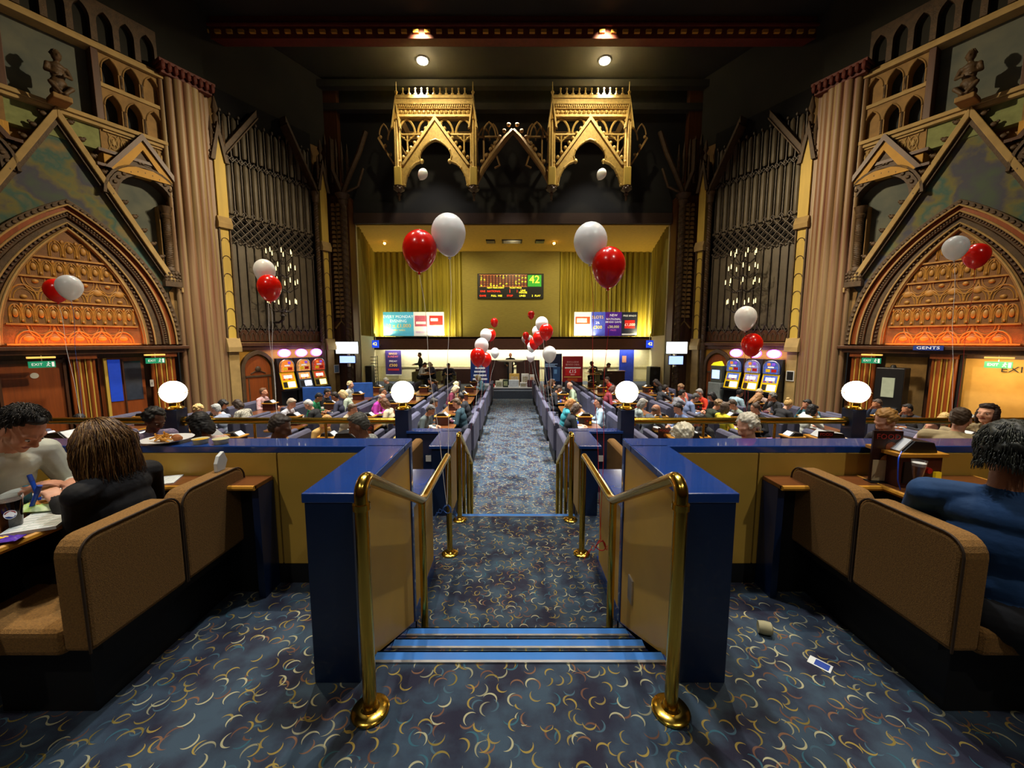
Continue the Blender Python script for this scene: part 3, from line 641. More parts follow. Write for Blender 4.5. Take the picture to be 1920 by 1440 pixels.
for s,sd in ((-1,'left'),(1,'right')):
    T=side(s)
    # doors / openings
    if s<0:
        d=MB(T).box((8.62,-.27,LZ),(9.62,-.20,1.02)).build('door_1',M['wood_or'],bevel=.01); struct(d,'brown oak door with round sign under the left arch')
        MB(T).box((8.58,-.27,LZ),(8.63,-.12,1.12)).box((9.62,-.27,LZ),(9.67,-.12,1.12)).box((8.58,-.27,1.02),(9.67,-.12,1.1)).build('door_frame',M['wood'],d)
        P=T(9.15,-.19,.75); b=MB(T); b.lathe([(.07,0),(.07,.012)],(9.1,-.2,.72),18,axis='y'); b.build('round_sign',M['white'],d)
        d=MB(T).box((7.05,-.27,LZ),(7.98,-.22,1.10)).build('door_2',M['wood_or']); struct(d,'glazed double door with a blue poster behind it')
        MB(T).box((7.12,-.215,-.1),(7.50,-.205,1.0)).build('door_glass',mat('dark_glass','#39404e',.1),d)
        MB(T).box((7.55,-.215,-.1),(7.80,-.20,1.05)).build('blue_poster',mat('blue_poster_print','#16379a',.4,emit='#1b45c0',es=.35),d)
        MB(T).box((7.84,-.24,LZ),(7.90,-.10,1.1)).build('brass_edge',M['yellow'],d)
        MB(T).box((7.49,-.22,LZ),(7.52,-.17,1.05)).build('door_stile',M['wood'],d)
    else:
        d=MB(T).box((7.10,-.27,LZ),(7.95,-.23,1.12)).build('door_3',M['stone']); struct(d,'brown wall panel behind the cash machine on the right')
        d=MB(T).box((8.62,-.27,LZ),(10.6,-.24,1.12)).build('door_4',mat('lit_tan_lobby','#d0a050',.7,var=.05)); struct(d,'open doorway to the tan lobby')
        MB(T).box((8.57,-.27,LZ),(8.63,-.05,1.2)).build('door_frame',M['blackp'],d)
        lamp('AREA','lobby_light',T(9.4,.25,1.15),T(9.4,-.22,0),32,(1,.72,.34),1.2)
# ------------------------------------------------------------------ ceilings, beam, end walls
c=struct(MB().box((-17,13.4,12.0),(17,17.6,12.2)).box((-17,-5,11.7),(17,13.45,11.9)).build('ceiling',M['ceil']),'dark hall ceiling')
b=MB(); b.box((-10.4,13.4,11.05),(10.4,13.75,11.7)); b.box((-10.4,13.32,11.38),(10.4,13.4,11.46)); o=struct(b.build('trim_7',M['redbeam'],bevel=.01),'red painted ceiling beam with gilt dentils')
b=MB()
for k in range(56): b.box((-10.1+.366*k,13.33,11.18),(-10.1+.366*k+.17,13.41,11.28))
b.build('dentil_row',M['ochre'],o)
b=MB()
for z,y in ((11.6,16.6),(10.9,16.9)): b.box((-8,y,z),(8,y+.3,z+.25))
struct(b.build('trim_8',M['ceil']),'dark cornice above the proscenium')
for s in (-1,1):
    P=atz(792 if s<0 else 1134,112,12.0)
    t=thing('ceiling_downlight','lit round ceiling downlight on the %s of the dark ceiling'%('left' if s<0 else 'right'),'lamp',(P[0],P[1],12.0),0,'ceiling downlights')
    MB().lathe([(.24,-.05),(.26,-.02),(.26,0)],(0,0,0),24).build('rim',M['steel'],t,True)
    MB().lathe([(.05,-.10),(.19,-.075),(.2,-.05)],(0,0,0),24).build('bulb',M['lampw'],t,True)
    lamp('POINT','downlight_glow',(P[0],P[1],11.75),(P[0],P[1],0),55,(1,.8,.45),.15)
struct(MB().box((-17,-5.2,-.2),(17,-5,12)).build('wall_back',M['stone']),'wall behind the viewer')
for s,sd in ((-1,'left'),(1,'right')):
    T=side(s)
# proscenium wall and header
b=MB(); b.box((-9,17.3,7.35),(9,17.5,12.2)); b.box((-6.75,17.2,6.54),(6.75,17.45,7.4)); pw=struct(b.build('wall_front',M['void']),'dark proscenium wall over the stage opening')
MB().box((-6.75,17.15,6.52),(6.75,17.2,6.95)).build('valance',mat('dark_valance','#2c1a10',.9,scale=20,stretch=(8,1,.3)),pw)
for s,sd in ((-1,'left'),(1,'right')):
    def T(x,y,z,s=s): return (s*x,y,z)
    b=MB(T); b.box((6.78,16.75,LZ),(7.75,17.4,7.5)); b.box((7.2,17.0,7.4),(9.2,17.4,12)); o=struct(b.build('trim_9' if s<0 else 'trim_10',M['wood']),'carved pier at the %s edge of the stage opening'%sd)
    b=MB(T)
    for x in (7.15,7.38):
        for k in range(26): b.prism([(x-.08,2.55+.18*k),(x+.08,2.55+.18*k),(x+.05,2.66+.18*k),(x-.05,2.66+.18*k)],16.62,16.76)
    b.box((7.255,16.66,2.4),(7.275,16.76,7.2)); b.tube([(7.0,16.7,2.1),(7.265,16.7,2.4),(7.53,16.7,2.1)],.04,6)
    b.build('beaded_strip',M['stone'],o)
    b=MB(T)
    tn=40
    for j in range(3): b.tube([(6.95+.07*cos(2*PI*(j/3+tn*t/360.)),16.62+.07*sin(2*PI*(j/3+tn*t/360.)),-1.0+8.15*t/360.) for t in range(0,361)],.075,5)
    b.lathe([(.14,7.1),(.2,7.25),(.17,7.3),(.3,7.5)],(6.95,16.62,0),12); b.lathe([(.2,LZ),(.2,-.95),(.14,-.9)],(6.95,16.62,0),12)
    b.build('twisted_column',M['stone_dk'],o,True)
    # carved ribs springing from the column
    b=MB(T)
    b.tube([(6.95,16.6,7.5),(6.6,16.6,8.3),(6.2,16.6,9.1),(5.9,16.6,9.9)],.10,6); b.tube([(6.95,16.6,7.5),(6.3,16.6,7.8),(6.05,16.6,8.5)],.05,6); b.tube([(6.95,16.6,7.5),(7.3,16.6,8.4),(7.3,16.6,9.6)],.09,6)
    for k in range(5): b.lathe([(.05,8.0),(.06,8.8+.1*k),(.08,8.85+.1*k),(.01,9.5+.1*k)],(6.75+.22*k,16.75,0),7)
    b.build('carved_rib',M['stone_dk'],o,True)
# ------------------------------------------------------------------ hanging gothic canopies
def cz(py): return aty(960,py,15.5)[2]
def canopy(cx,lab):
    t=thing('gothic_canopy',lab,'canopy',(cx,15.5,0),0,'gilded canopies over the stage')
    hw=1.56; G=M['gold']
    zb,zk,zc0,zc1,zt=cz(350),cz(315),cz(222),cz(190),cz(227)
    for q in (-1,1):
        b=MB(); b.box((q*hw-.15,-.15,zb),(q*hw+.15,.15,zk)); b.build('pier_block',M['yellow'],t,bevel=.02)
        b=MB()
        for k in (-.09,0,.09): b.cyl((q*hw+k,-.03 if k else -.08,zk),(q*hw+k,-.03 if k else -.08,zt),.05,n=8)
        b.box((q*hw-.12,-.05,zk),(q*hw+.12,.12,zt)); b.build('pier_shaft',G,t,True)
        b=MB(); b.lathe([(.17,zt),(.14,zt+.1),(.02,zt+.95)],(q*hw,-.02,0),4); b.lathe([(.03,zt+.9),(.07,zt+1.0),(.02,zt+1.05),(.01,zt+1.35)],(q*hw,-.02,0),6)
        for w_ in (-1,1): b.ring([(q*hw+w_*.2,zt-.35),(q*hw,zt+.75)],[(q*hw+w_*.12,zt-.3),(q*hw,zt+.55)],-.22,-.1)
        b.build('pinnacle',G,t)
        b=MB(); b.lathe([(.02,zb-.52),(.05,zb-.48),(.04,zb-.35),(.09,zb-.28),(.06,zb-.22),(.22,zb-.12),(.2,zb-.06),(.23,zb)],(q*hw,0,0),10)
        for k in range(8): b.ell((q*hw+.2*cos(k*PI/4),.2*sin(k*PI/4),zb-.08),.05,6,5)
        b.build('pendant_boss',M['stone_dk'],t,True)
    b=MB(); b.box((-hw,-.16,zc0+.42),(hw,.2,zc0+.62)).box((-hw,-.2,zc0+.60),(hw,.2,zc0+.70)).box((-hw,-.08,zc0+.30),(hw,.2,zc0+.42)).box((-hw,-.13,zc0),(hw,.2,zc0+.08)).box((-hw,0,zc0+.05),(hw,.15,zc0+.35))
    for k in range(34): b.box((-hw+.09*k+.03,-.14,zc0+.34),(-hw+.09*k+.075,-.05,zc0+.41))
    for k in range(16): b.ell((-hw+.2+.182*k,-.06,zc0+.19),(.075,.06,.07),7,5)
    b.build('cornice',G,t)
    b=MB()
    for k in range(11):
        x=-hw+.31+.25*k
        b.ell((x,-.16,zc0+.74),(.07,.03,.06),6,5); b.ell((x,-.16,zc0+.84),(.03,.03,.07),6,5); b.ell((x,-.16,zc0+.93),(.045,.03,.04),6,5)
    b.box((-hw,-.18,zc0+.68),(hw,-.12,zc0+.72))
    b.build('cresting',G,t,True)
    za,zg=cz(263),cz(228); zs=cz(345)
    # gable with pointed arch
    ZB=zb+.03; k_=za-ZB; AL=[(-1.30,ZB),(-1.22,ZB+.2*k_),(-1.04,ZB+.38*k_),(-.84,ZB+.48*k_),(-.60,ZB+.53*k_),(-.66,ZB+.64*k_),(-.58,ZB+.77*k_),(-.40,ZB+.88*k_),(-.2,ZB+.96*k_)]
    A=AL+[(0,za)]+[(-x,z) for x,z in AL[::-1]]; n=len(A)
    g0=zk+.12
    def rk(t): return (-1.34+1.34*t,g0+(zg-g0)*t)
    BL=[(-1.42,ZB),(-1.42,ZB+.35),(-1.42,g0-.1),rk(0),rk(.18),rk(.36),rk(.52),rk(.68),rk(.85)]
    B=BL+[(0,zg)]+[(-x,z) for x,z in BL[::-1]]
    b=MB(); b.ring(A,B,-.06,.10); b.build('gable_panel',M['gold'],t)
    b=MB()
    for q in (-1,1):
        b.ring([(q*1.42,g0-.05),(0,zg+.16)],[(q*1.30,g0-.05),(0,zg)],-.14,.12)
        for k in range(9): b.ell((q*(1.42-.155*k)+q*.05,-.04,g0+.08+(zg-g0)*k/9),(.075,.07,.07),7,5)
    b.build('gable_rake',G,t)
    b=MB()
    for q in (-1,1):
        b.ell((q*.58,-.04,ZB+.53*k_),.09,8,6)
    b.tube([(x,-.08,z) for x,z in A],.03,6)
    for x,z in A[::2]: b.ell((x,-.08,z),.05,6,4)
    b.build('arch_cusp',G,t,True)
    # tracery behind the gable
    b=MB(); zm=cz(250)
    for k in range(4):
        x=(-1.17+.78*k*1.0)
        b.tube([(x+p[0],.04,p[1]) for p in ptarch(.33,zc0-zm,8,0,zm)],.045,6)
        b.tube([(x+p[0]*1.0,.04,zm+.09-(p[1]-zm)*.28) for p in ptarch(.33,zc0-zm,6,0,zm)],.03,5)
    for x in (-1.17,1.17):
        b.tube([(x,.04,zs+.3),(x,.04,zm)],.035,6); b.tube([(x-.33,.04,zm-.02),(x,.04,zm-.28),(x+.33,.04,zm-.02)],.03,5)
        for q in (-1,1): b.ell((x+q*.15,.04,zm-.14),(.06,.03,.04),6,4)
    b.box((-hw,.0,zm-.05),(-.55,.08,zm)); b.box((.55,.0,zm-.05),(hw,.08,zm))
    b.build('tracery',G,t,True)
    # outer side tracery returning to the wall, raked brackets
    b=MB()
    for q in (-1,1):
        b.ring([(q*(hw+.1),zk),(q*(hw+1.0),cz(240))],[(q*(hw+.1),zk-.07),(q*(hw+1.05),cz(240)-.07)],.6,.72)
        for k in range(5): b.ell((q*(hw+.12+.2*k),.62,zk+.12+.32*k),(.07,.06,.07),7,5)
        b.tube([(q*(hw+.35),.66,zk+.4),(q*(hw+.35),.66,zk+1.3)],.03,6); b.tube([(q*(hw+.1)+q*p[0]+q*.28,.66,p[1]) for p in ptarch(.25,.5,6,0,zk+1.3)],.035,6); b.tube([(q*(hw+.6)+q*p[0]+q*.18,.66,p[1]) for p in ptarch(.2,.4,6,0,zk+1.5)],.03,6)
        b.box((q*hw-.05,.1,zk+.9),(q*hw+.05,1.7,zk+.98)); b.box((q*hw-.05,.1,zc0),(q*hw+.05,1.7,zc0+.4))
        b.tube([(q*hw,.9+p[0],p[1]) for p in ptarch(.7,1.1,8,0,zk+.9)],.05,6)
    b.box((-hw,1.5,zc0),(hw,1.75,zc0+.3))
    b.build('side_tracery',M['stone'],t,True)
    t.scale=(.91,1,1)
    return t
xL=(aty(752,300,15.5)[0]+aty(880,300,15.5)[0])/2
canopy(-2.90,'left gilded gothic canopy with a pierced gable over the stage'); canopy(2.88,'right gilded gothic canopy with a pierced gable over the stage')
b=MB()
zb,zk=cz(350),cz(315)
for q in (-1,1):
    b.tube([(q*1.42,15.7,zb+.2),(q*1.15,15.7,zb+.7),(q*.7,15.7,zb+1.3),(q*.3,15.7,zb+1.8),(0,15.7,zb+2.1)],[.10,.11,.12,.12,.1],8)
    for k in range(8): b.ell((q*(1.35-.17*k),15.66,zb+.75+.22*k),(.08,.07,.08),7,5)
    b.tube([(q*.62,15.7,zb+1.2),(q*.50,15.7,zb+.85),(q*.70,15.7,zb+.75)],.04,6)
    b.tube([(q*1.1,15.7,zb+1.0),(q*1.1,15.7,zb+1.9)],.03,6); b.tube([(q*.9+p[0],15.7,p[1]) for p in ptarch(.25,.5,6,0,zb+1.9)],.035,6); b.box((q*1.42-.02,15.66,zb+1.85),(q*.6,15.74,zb+1.9))
tag(b.build('gothic_arch_tracery',M['stone'],smooth=True),'dim carved arch hanging between the two gilded canopies','canopy')
# ------------------------------------------------------------------ stage bay
zc=6.50
b=MB(); b.prism([(-6.72,17.35),(6.72,17.35),(7.85,22.7),(-7.85,22.7)],zc,zc+.15,'z'); struct(b.build('ceiling',M['bay']),'yellow lit ceiling of the stage bay')
b=MB(); b.box((-8.3,22.5,-1.2),(8.3,22.7,6.6)); sb=struct(b.build('wall_stage',M['cream']),'cream back wall of the stage')
b=MB()
for s in (-1,1): b.prism([(s*6.75,17.4),(s*6.95,17.4),(s*8.1,22.6),(s*7.9,22.6)],-1.2,6.6,'z')
struct(b.build('wall_bay_sides',M['cream']),'side walls of the stage bay')
b=MB(); b.box((-2.8,22.2,1.8),(2.62,22.5,zc)); b.build('textured_panel',M['baywall'],sb)
b=MB(); b.box((-7.9,21.85,1.08),(7.8,21.97,1.78)).box((-7.9,21.85,1.70),(7.8,22.5,1.80)); b.build('fascia',M['band'],sb)
b=MB(); b.box((-7.9,22.46,.06),(7.9,22.5,.12)).box((-7.9,22.47,SZ),(7.9,22.5,SZ+.14))
for k in range(16): b.box((-7.6+.98*k,22.48,SZ+.2),(-7.57+.98*k,22.5,.05)); 
b.build('dado_rail',mat('cream_rail','#c9bf8e',.5),sb)
b=MB(); b.box((-5.3,21.2,SZ),(-1.7,22.45,.05)); b.build('panelling_block',mat('dark_plum_panel','#3a1f1a',.5),sb)
for nm,(x0,x1,y0,y1) in {'a':(-7.82,-2.82,22.35,22.35),'b':(2.64,7.72,22.35,22.35),'c':(-6.78,-7.8,17.6,22.3),'d':(6.78,7.8,17.6,22.3)}.items():
    b=MB(); L=math.hypot(x1-x0,y1-y0); n=int(L/.035); A=[];B=[]
    ex,ey=(x1-x0)/L,(y1-y0)/L; nx,ny=(ey,-ex)
    if nm in 'c': nx,ny=1,.2
    if nm in 'd': nx,ny=-1,.2
    if nm in 'ab': nx,ny=0,-1
    for i in range(n+1):
        t=i/n*L; dsp=.085*sin(t*2*PI/.30+1.6*sin(t*1.9))+.03*sin(t*2*PI/.11+2*sin(t))
        A.append((x0+ex*t+nx*dsp,y0+ey*t+ny*dsp))
    vs=[(x,y,1.82) for x,y in A]+[(x,y,zc) for x,y in A]+[(x-nx*.015,y-ny*.015,1.82) for x,y in A]+[(x-nx*.015,y-ny*.015,zc) for x,y in A]; m_=n+1
    fs=[]
    for i in range(n): fs+=[(i,i+1,m_+i+1,m_+i),(2*m_+i,3*m_+i,3*m_+i+1,2*m_+i+1),(i,2*m_+i,2*m_+i+1,i+1),(m_+i,m_+i+1,3*m_+i+1,3*m_+i)]
    b.add(vs,fs)
    lab={'a':'gold pleated curtain on the back wall left of the scoreboard','b':'gold pleated curtain on the back wall right of the scoreboard','c':'gold pleated curtain on the left return wall of the stage bay','d':'gold pleated curtain on the right return wall of the stage bay'}[nm]
    tag(b.build('stage_curtain',M['curtain'],smooth=True),lab,'curtain','gold stage curtains')
for px,py,lab in ((721,454,'small warm ceiling spotlight at the left of the stage bay'),(1039,454,'small warm ceiling spotlight right of centre in the stage bay')):
    P=atz(px,py,zc); t=thing('bay_spotlight',lab,'lamp',(P[0],P[1],zc),0,'stage bay spotlights')
    MB().lathe([(.1,-.03),(.11,0)],(0,0,0),14).build('rim',M['brass'],t,True); MB().ell((0,0,-.06),.06,10,8).build('bulb',mat('warm_bulb','#ffd070',.3,emit='#ffb040',es=40),t,True)
for px,w_,lab in ((960,.5,'dark square air vent in the middle of the stage bay ceiling'),(920,.22,'flat slot vent left of the square air vent'),(1012,.22,'flat slot vent right of the square air vent')):
    P=atz(px,452,zc); t=thing('ceiling_vent',lab,'vent',(P[0]-.0,P[1],zc),0,'stage bay vents')
    MB().box((-w_,-.3,-.05),(w_,.3,0)).build('frame',M['blackp'],t); 
    b=MB()
    for k in range(5): b.box((-w_*.85,-.24+.1*k,-.07),(w_*.85,-.2+.1*k,-.045))
    b.build('slat_panel',M['steel'],t)
# ------------------------------------------------------------------ people
def slotmat(col,name,rough=.85,pat=None):
    return mat('%s_%s'%(name,(col if isinstance(col,str) else '%d_%d_%d'%tuple(int(255*c) for c in col)).strip('#')),col,rough,var=.12 if not pat else .5,scale=12 if not pat else 45,bump=.15,bscale=40,col2=pat)
def ik(a,b,l1,l2,hint):
    a,b=Vector(a),Vector(b); d=b-a; L=min(d.length,(l1+l2)*.995); dn=d.normalized(); b=a+dn*L
    x=(l1*l1-l2*l2+L*L)/(2*L); h=math.sqrt(max(0,l1*l1-x*x)); hv=Vector(hint); hv=(hv-dn*hv.dot(dn)).normalized()
    return a+dn*x+hv*h,b
def remesh(b,vox,smooth=2,name='body'):
    me=bpy.data.meshes.new('tmp'); me.from_pydata(b.v,[],b.f)
    bm=bmesh.new(); bm.from_mesh(me); bmesh.ops.remove_doubles(bm,verts=bm.verts,dist=1e-6); bmesh.ops.recalc_face_normals(bm,faces=bm.faces); bm.to_mesh(me); bm.free()
    o=bpy.data.objects.new('tmp',me); COL.objects.link(o)
    r=o.modifiers.new('r','REMESH'); r.mode='VOXEL'; r.voxel_size=vox
    if smooth: s=o.modifiers.new('s','SMOOTH'); s.iterations=smooth; s.factor=.5
    dg=bpy.context.evaluated_depsgraph_get(); out=bpy.data.meshes.new_from_object(o.evaluated_get(dg)); out.name=name
    bpy.data.objects.remove(o); bpy.data.meshes.remove(me)
    out.polygons.foreach_set('use_smooth',[True]*len(out.polygons)); return out
class Fig:
    """a figure as a list of rounded segments and ellipsoids, fused into one skin"""
    def __init__(s): s.P=[]
    def cap(s,a,ra,b,rb,m): s.P.append(('c',Vector(a),ra,Vector(b),rb,m)); return s
    def ell(s,c,r,m,rot=None): s.P.append(('e',Vector(c),r,rot or Matrix.Identity(3),None,m)); return s
    def mesh(s,vox,mats,smooth=2):
        b=MB()
        for p in s.P:
            if p[0]=='c':
                _,A,ra,B,rb,_m=p; d=B-A; L=d.length
                if L<1e-5: b.ell(A,ra); continue
                q=d.to_track_quat('Z','Y').to_matrix(); n=12 if ra>.02 else 8; prof=[]
                for i in range(5): t=PI/2*i/4; prof.append((ra*sin(t)+1e-4,-ra*cos(t)))
                for i in range(5): t=PI/2*i/4; prof.append((rb*cos(t)+1e-4,L+rb*sin(t)))
                vs=[];fs=[]
                for r_,z in prof:
                    for k in range(n): v=q@Vector((r_*cos(2*PI*k/n),r_*sin(2*PI*k/n),z))+A; vs.append(v[:])
                for i in range(len(prof)-1):
                    for k in range(n): fs.append((i*n+k,i*n+(k+1)%n,(i+1)*n+(k+1)%n,(i+1)*n+k))
                fs+=[tuple(range(n-1,-1,-1)),tuple((len(prof)-1)*n+k for k in range(n))]
                b.add(vs,fs)
            else:
                _,C,r_,rot,_x,_m=p; b.ell(C,r_,16,12,rot)
        me=remesh(b,vox,smooth); N=len(me.polygons)
        cen=np.empty(N*3); me.polygons.foreach_get('center',cen); cen=cen.reshape(-1,3)
        best=np.full(N,1e9); idx=np.zeros(N,int)
        for p in s.P:
            if p[0]=='c':
                A=np.array(p[1]);B=np.array(p[3]); d=B-A; LL=max(1e-9,d@d); t=np.clip(((cen-A)@d)/LL,0,1)
                ds=np.linalg.norm(cen-A-t[:,None]*d,axis=1)-(p[2]+(p[4]-p[2])*t)
            else:
                q=(cen-np.array(p[1]))@np.array(p[3]); r_=np.array(p[2]); k=np.linalg.norm(q/r_,axis=1); ds=(k-1)*r_.min()
            m_=ds<best; best[m_]=ds[m_]; idx[m_]=p[5]
        for q in mats: me.materials.append(q)
        me.polygons.foreach_set('material_index',idx.astype('i')); return me
SKIN,SHIRT,TROU,SHOE,LIPS=0,1,2,3,4
def hand(f,wr,elb,side,curl=.5,fine=True,down=Vector((0,0,-1)),sc=1.0,spread=1.0):
    """wr wrist, direction continues the forearm flattened a little; five fingers"""
    d=(Vector(wr)-Vector(elb)).normalized(); d=(d*.8+Vector((0,0,-.12))).normalized()
    up=-down; x=d.cross(up).normalized()*side  # towards the little finger for side sign
    nrm=x.cross(d).normalized(); 
    if nrm.z<0: nrm=-nrm
    w=Vector(wr); pc=w+d*.05*sc
    f.cap(w,.023*sc,w+d*.02*sc,.024*sc,SKIN)
    for k,off in enumerate((-.027,-.009,.009,.026)):
        f.cap(w+d*.012*sc+x*off*.6*sc,.017*sc,w+d*.083*sc+x*off*sc,.0125*sc,SKIN)
        L=(.072,.080,.074,.058)[k]*sc; c=curl*(1+.12*k)
        p=w+d*.083*sc+x*off*sc*1.05; dirv=d+x*off*2.2*spread
        for seg,(fr,ang) in enumerate(((.45,.35),(.32,.75),(.23,1.0))):
            dv=(dirv.normalized()*cos(c*ang*1.5)-nrm*sin(c*ang*1.5)).normalized(); q=p+dv*L*fr*1.15
            r0=(.0098-.0010*seg)*sc; f.cap(p,r0,q,r0*.9,SKIN); p=q
    t0=w+d*.022*sc-x*.022*sc; t1=t0+(d*.6-x*.75-nrm*.35).normalized()*.042*sc; t2=t1+(d*.9-x*.25-nrm*.3).normalized()*.03*sc; t3=t2+(d*.95+x*.1-nrm*.35).normalized()*.024*sc
    f.cap(t0,.016*sc,t1,.0125*sc,SKIN); f.cap(t1,.0115*sc,t2,.0105*sc,SKIN); f.cap(t2,.0105*sc,t3,.009*sc,SKIN)
    return pc
def headprims(f,H):
    Rm=H.to_3x3()
    def P(x,y,z): return H@Vector((x,y,z))
    f.ell(P(0,-.014,.025),(.074,.093,.088),SKIN,Rm); f.ell(P(0,.018,-.02),(.064,.070,.085),SKIN,Rm)
    f.ell(P(0,.048,-.078),(.040,.036,.030),SKIN,Rm); f.ell(P(0,.070,-.094),(.020,.017,.016),SKIN,Rm)
    for q in (-1,1):
        f.ell(P(q*.036,.052,-.032),(.026,.032,.026),SKIN,Rm); f.ell(P(q*.077,-.006,-.012),(.009,.020,.031),SKIN,Rm)
        f.cap(P(q*.014,.084,.024),.010,P(q*.048,.068,.024),.009,SKIN)
        f.ell(P(q*.012,.098,-.030),(.010,.010,.008),SKIN,Rm)
        f.cap(P(q*.004,.086,-.057),.0075,P(q*.020,.080,-.056),.005,LIPS)
    f.cap(P(0,.086,.012),.009,P(0,.108,-.024),.0125,SKIN)
def person_fig(lean=.3,hpitch=.5,hyaw=0,lh=(-.15,.40,.76),rh=(.15,.40,.76),w=1.0,sleeve='long',hip=.53,curl=.55,stand=False,belly=0,low=False,roll=0,eh=None):
    f=Fig(); S=SHIRT; up=Vector((0,sin(lean),cos(lean)))
    hp=Vector((0,.02,hip)); 
    if stand: hp=Vector((0,0,.93))
    f.ell(hp+Vector((0,-.01,.03)),(.175*w,.13*w,.12),TROU)
    f.ell(hp+up*.16+Vector((0,.02+belly*.5,0)),(.155*w,.115*w+belly,.14),S); f.ell(hp+up*.31,(.165*w,.115*w,.16),S,Euler((-lean,0,0)).to_matrix())
    f.ell(hp+up*.42,(.175*w,.10*w,.10),S,Euler((-lean,0,0)).to_matrix())
    up2=Vector((0,sin(lean*1.25+.12),cos(lean*1.25+.12)))
    nb=hp+up*.50; f.cap(nb-up2*.03,.075*w,nb+up2*.015,.058,S); f.cap(nb,.052,nb+up2*.10,.05,SKIN)
    hc=nb+up2*.175+Vector((0,.015,0))
    H=Matrix.Translation(hc)@Euler((-hpitch,roll,hyaw),'ZXY' if False else 'XYZ').to_matrix().to_4x4() if not hyaw else Matrix.Translation(hc)@Matrix.Rotation(hyaw,4,'Z')@Matrix.Rotation(-hpitch,4,'X')
    headprims(f,H)
    arms=[]
    for sg,hd in ((-1,lh),(1,rh)):
        sh=hp+up*.455+Vector((sg*.185*w,0,0)); f.cap(hp+up*.46+Vector((sg*.07,0,.02)),.06,sh,.066*w,S)
        e,wr=ik(sh,hd,.28,.255,(sg*eh[0],eh[1],eh[2]) if eh else (sg*.55,-.35,-.7))
        f.cap(sh,.064*w,e,.048*w,S if sleeve!='none' else SKIN)
        if sleeve=='short': f.cap(sh.lerp(e,.75),.046*w,e,.042*w,SKIN); f.cap(sh,.067*w,sh.lerp(e,.72),.057*w,S)
        m_=S if sleeve=='long' else SKIN
        f.cap(e,.045*w,wr,.030,m_)
        if sleeve=='long': f.cap(e,.048*w,e.lerp(wr,.93),.036,S)
        hand(f,wr,e,sg,curl); arms.append((e,wr))
    for sg in (-1,1):
        hj=hp+Vector((sg*.09*w,.0,-.01))
        if stand: kn=Vector((sg*.10,.03,.50)); an=Vector((sg*.10,-.01,.08))
        else: kn=Vector((sg*.12,.40,hip-.02)); an=Vector((sg*.12,.36,.09))
        f.cap(hj,.095*w,kn,.062*w,TROU); f.cap(kn,.060*w,an,.040,TROU)
        f.cap(an+Vector((0,-.03,-.04)),.038,an+Vector((sg*.01,.15,-.05)),.032,SHOE)
    return f,H,arms
def hairprims(kind):
    b=MB(); rnd=random.Random(5)
    b.ell((0,-.034,.044),(.081,.088,.083),18,12)
    if kind!='short' and kind!='bald': b.ell((0,-.035,.03),(.085,.092,.09),18,12)
    if kind=='short': b.ell((0,-.055,-.0),(.076,.060,.075),14,10); b.ell((0,.02,.100),(.050,.040,.024),12,8)
    if kind=='bald':
        b=MB(); b.ell((0,-.052,-.005),(.079,.060,.058),16,10)
        for q in (-1,1): b.ell((q*.068,-.02,.005),(.016,.04,.032),8,6)
    if kind in('bob','long'):
        for q in (-1,1): b.ell((q*.072,-.008,-.035),(.024,.055,.10),10,8)
        b.ell((0,-.075,-.04),(.078,.045,.11),14,10); b.ell((0,.03,.085),(.068,.05,.04),12,8)
    if kind=='long':
        for q in (-1,1): b.ell((q*.07,-.03,-.13),(.035,.045,.12),10,8)
        b.ell((0,-.08,-.15),(.08,.04,.14),12,8)
    if kind=='bun': b.ell((0,-.115,.085),(.042,.042,.04),12,8); b.ell((0,-.05,-.0),(.078,.062,.07),14,10)
    if kind=='curly':
        for k in range(110):
            a=rnd.uniform(0,2*PI); e=rnd.uniform(-.5,1.5); r_=.088
            p=(r_*cos(a)*cos(e),-.03+r_*1.06*sin(a)*cos(e),.035+r_*sin(e))
            if p[1]>.035 and p[2]<.075: continue
            b.ell(p,.019,7,5)
    me=remesh(b,.009,1,'hair_'+kind)
    # ruffle
    n=len(me.vertices); co=np.empty(n*3); me.vertices.foreach_get('co',co); co=co.reshape(-1,3)
    amp=.0035; nn=np.sin(co[:,0]*140+3*np.sin(co[:,2]*60))*np.cos(co[:,1]*120)+.6*np.sin(co[:,2]*230+co[:,0]*90)
    c=np.array([0,-.02,.0]); d=co-c; d/=np.linalg.norm(d,axis=1)[:,None]; co+=d*(nn*amp)[:,None]
    me.vertices.foreach_set('co',co.reshape(-1)); me.materials.append(None); return me
HAIR={k:hairprims(k) for k in('short','bob','long','bun','curly','bald')}
dummy=mat('cloth_base','#888888')
POSES={}
for nm,kw in dict(write=dict(lean=.38,hpitch=.75),read=dict(lean=.25,hpitch=.55,lh=(-.2,.36,.77),rh=(.08,.38,.77)),up=dict(lean=.08,hpitch=.1,lh=(-.18,.34,.76),rh=(.2,.34,.76)),chin=dict(lean=.34,hpitch=.35,rh=(.06,.37,1.02),lh=(-.15,.38,.77)),short=dict(lean=.28,hpitch=.6,sleeve='short',w=1.08)).items():
    f,H,_=person_fig(**kw); POSES[nm]=(f.mesh(.013,[dummy]*5),H)
skins={'p':'#d8a184','f':'#c98e70','m':'#a9714e','d':'#74492f','dd':'#5c3a28'}
def setmats(o,ms):
    for i,m in enumerate(ms):
        o.material_slots[i].link='OBJECT'; o.material_slots[i].material=m
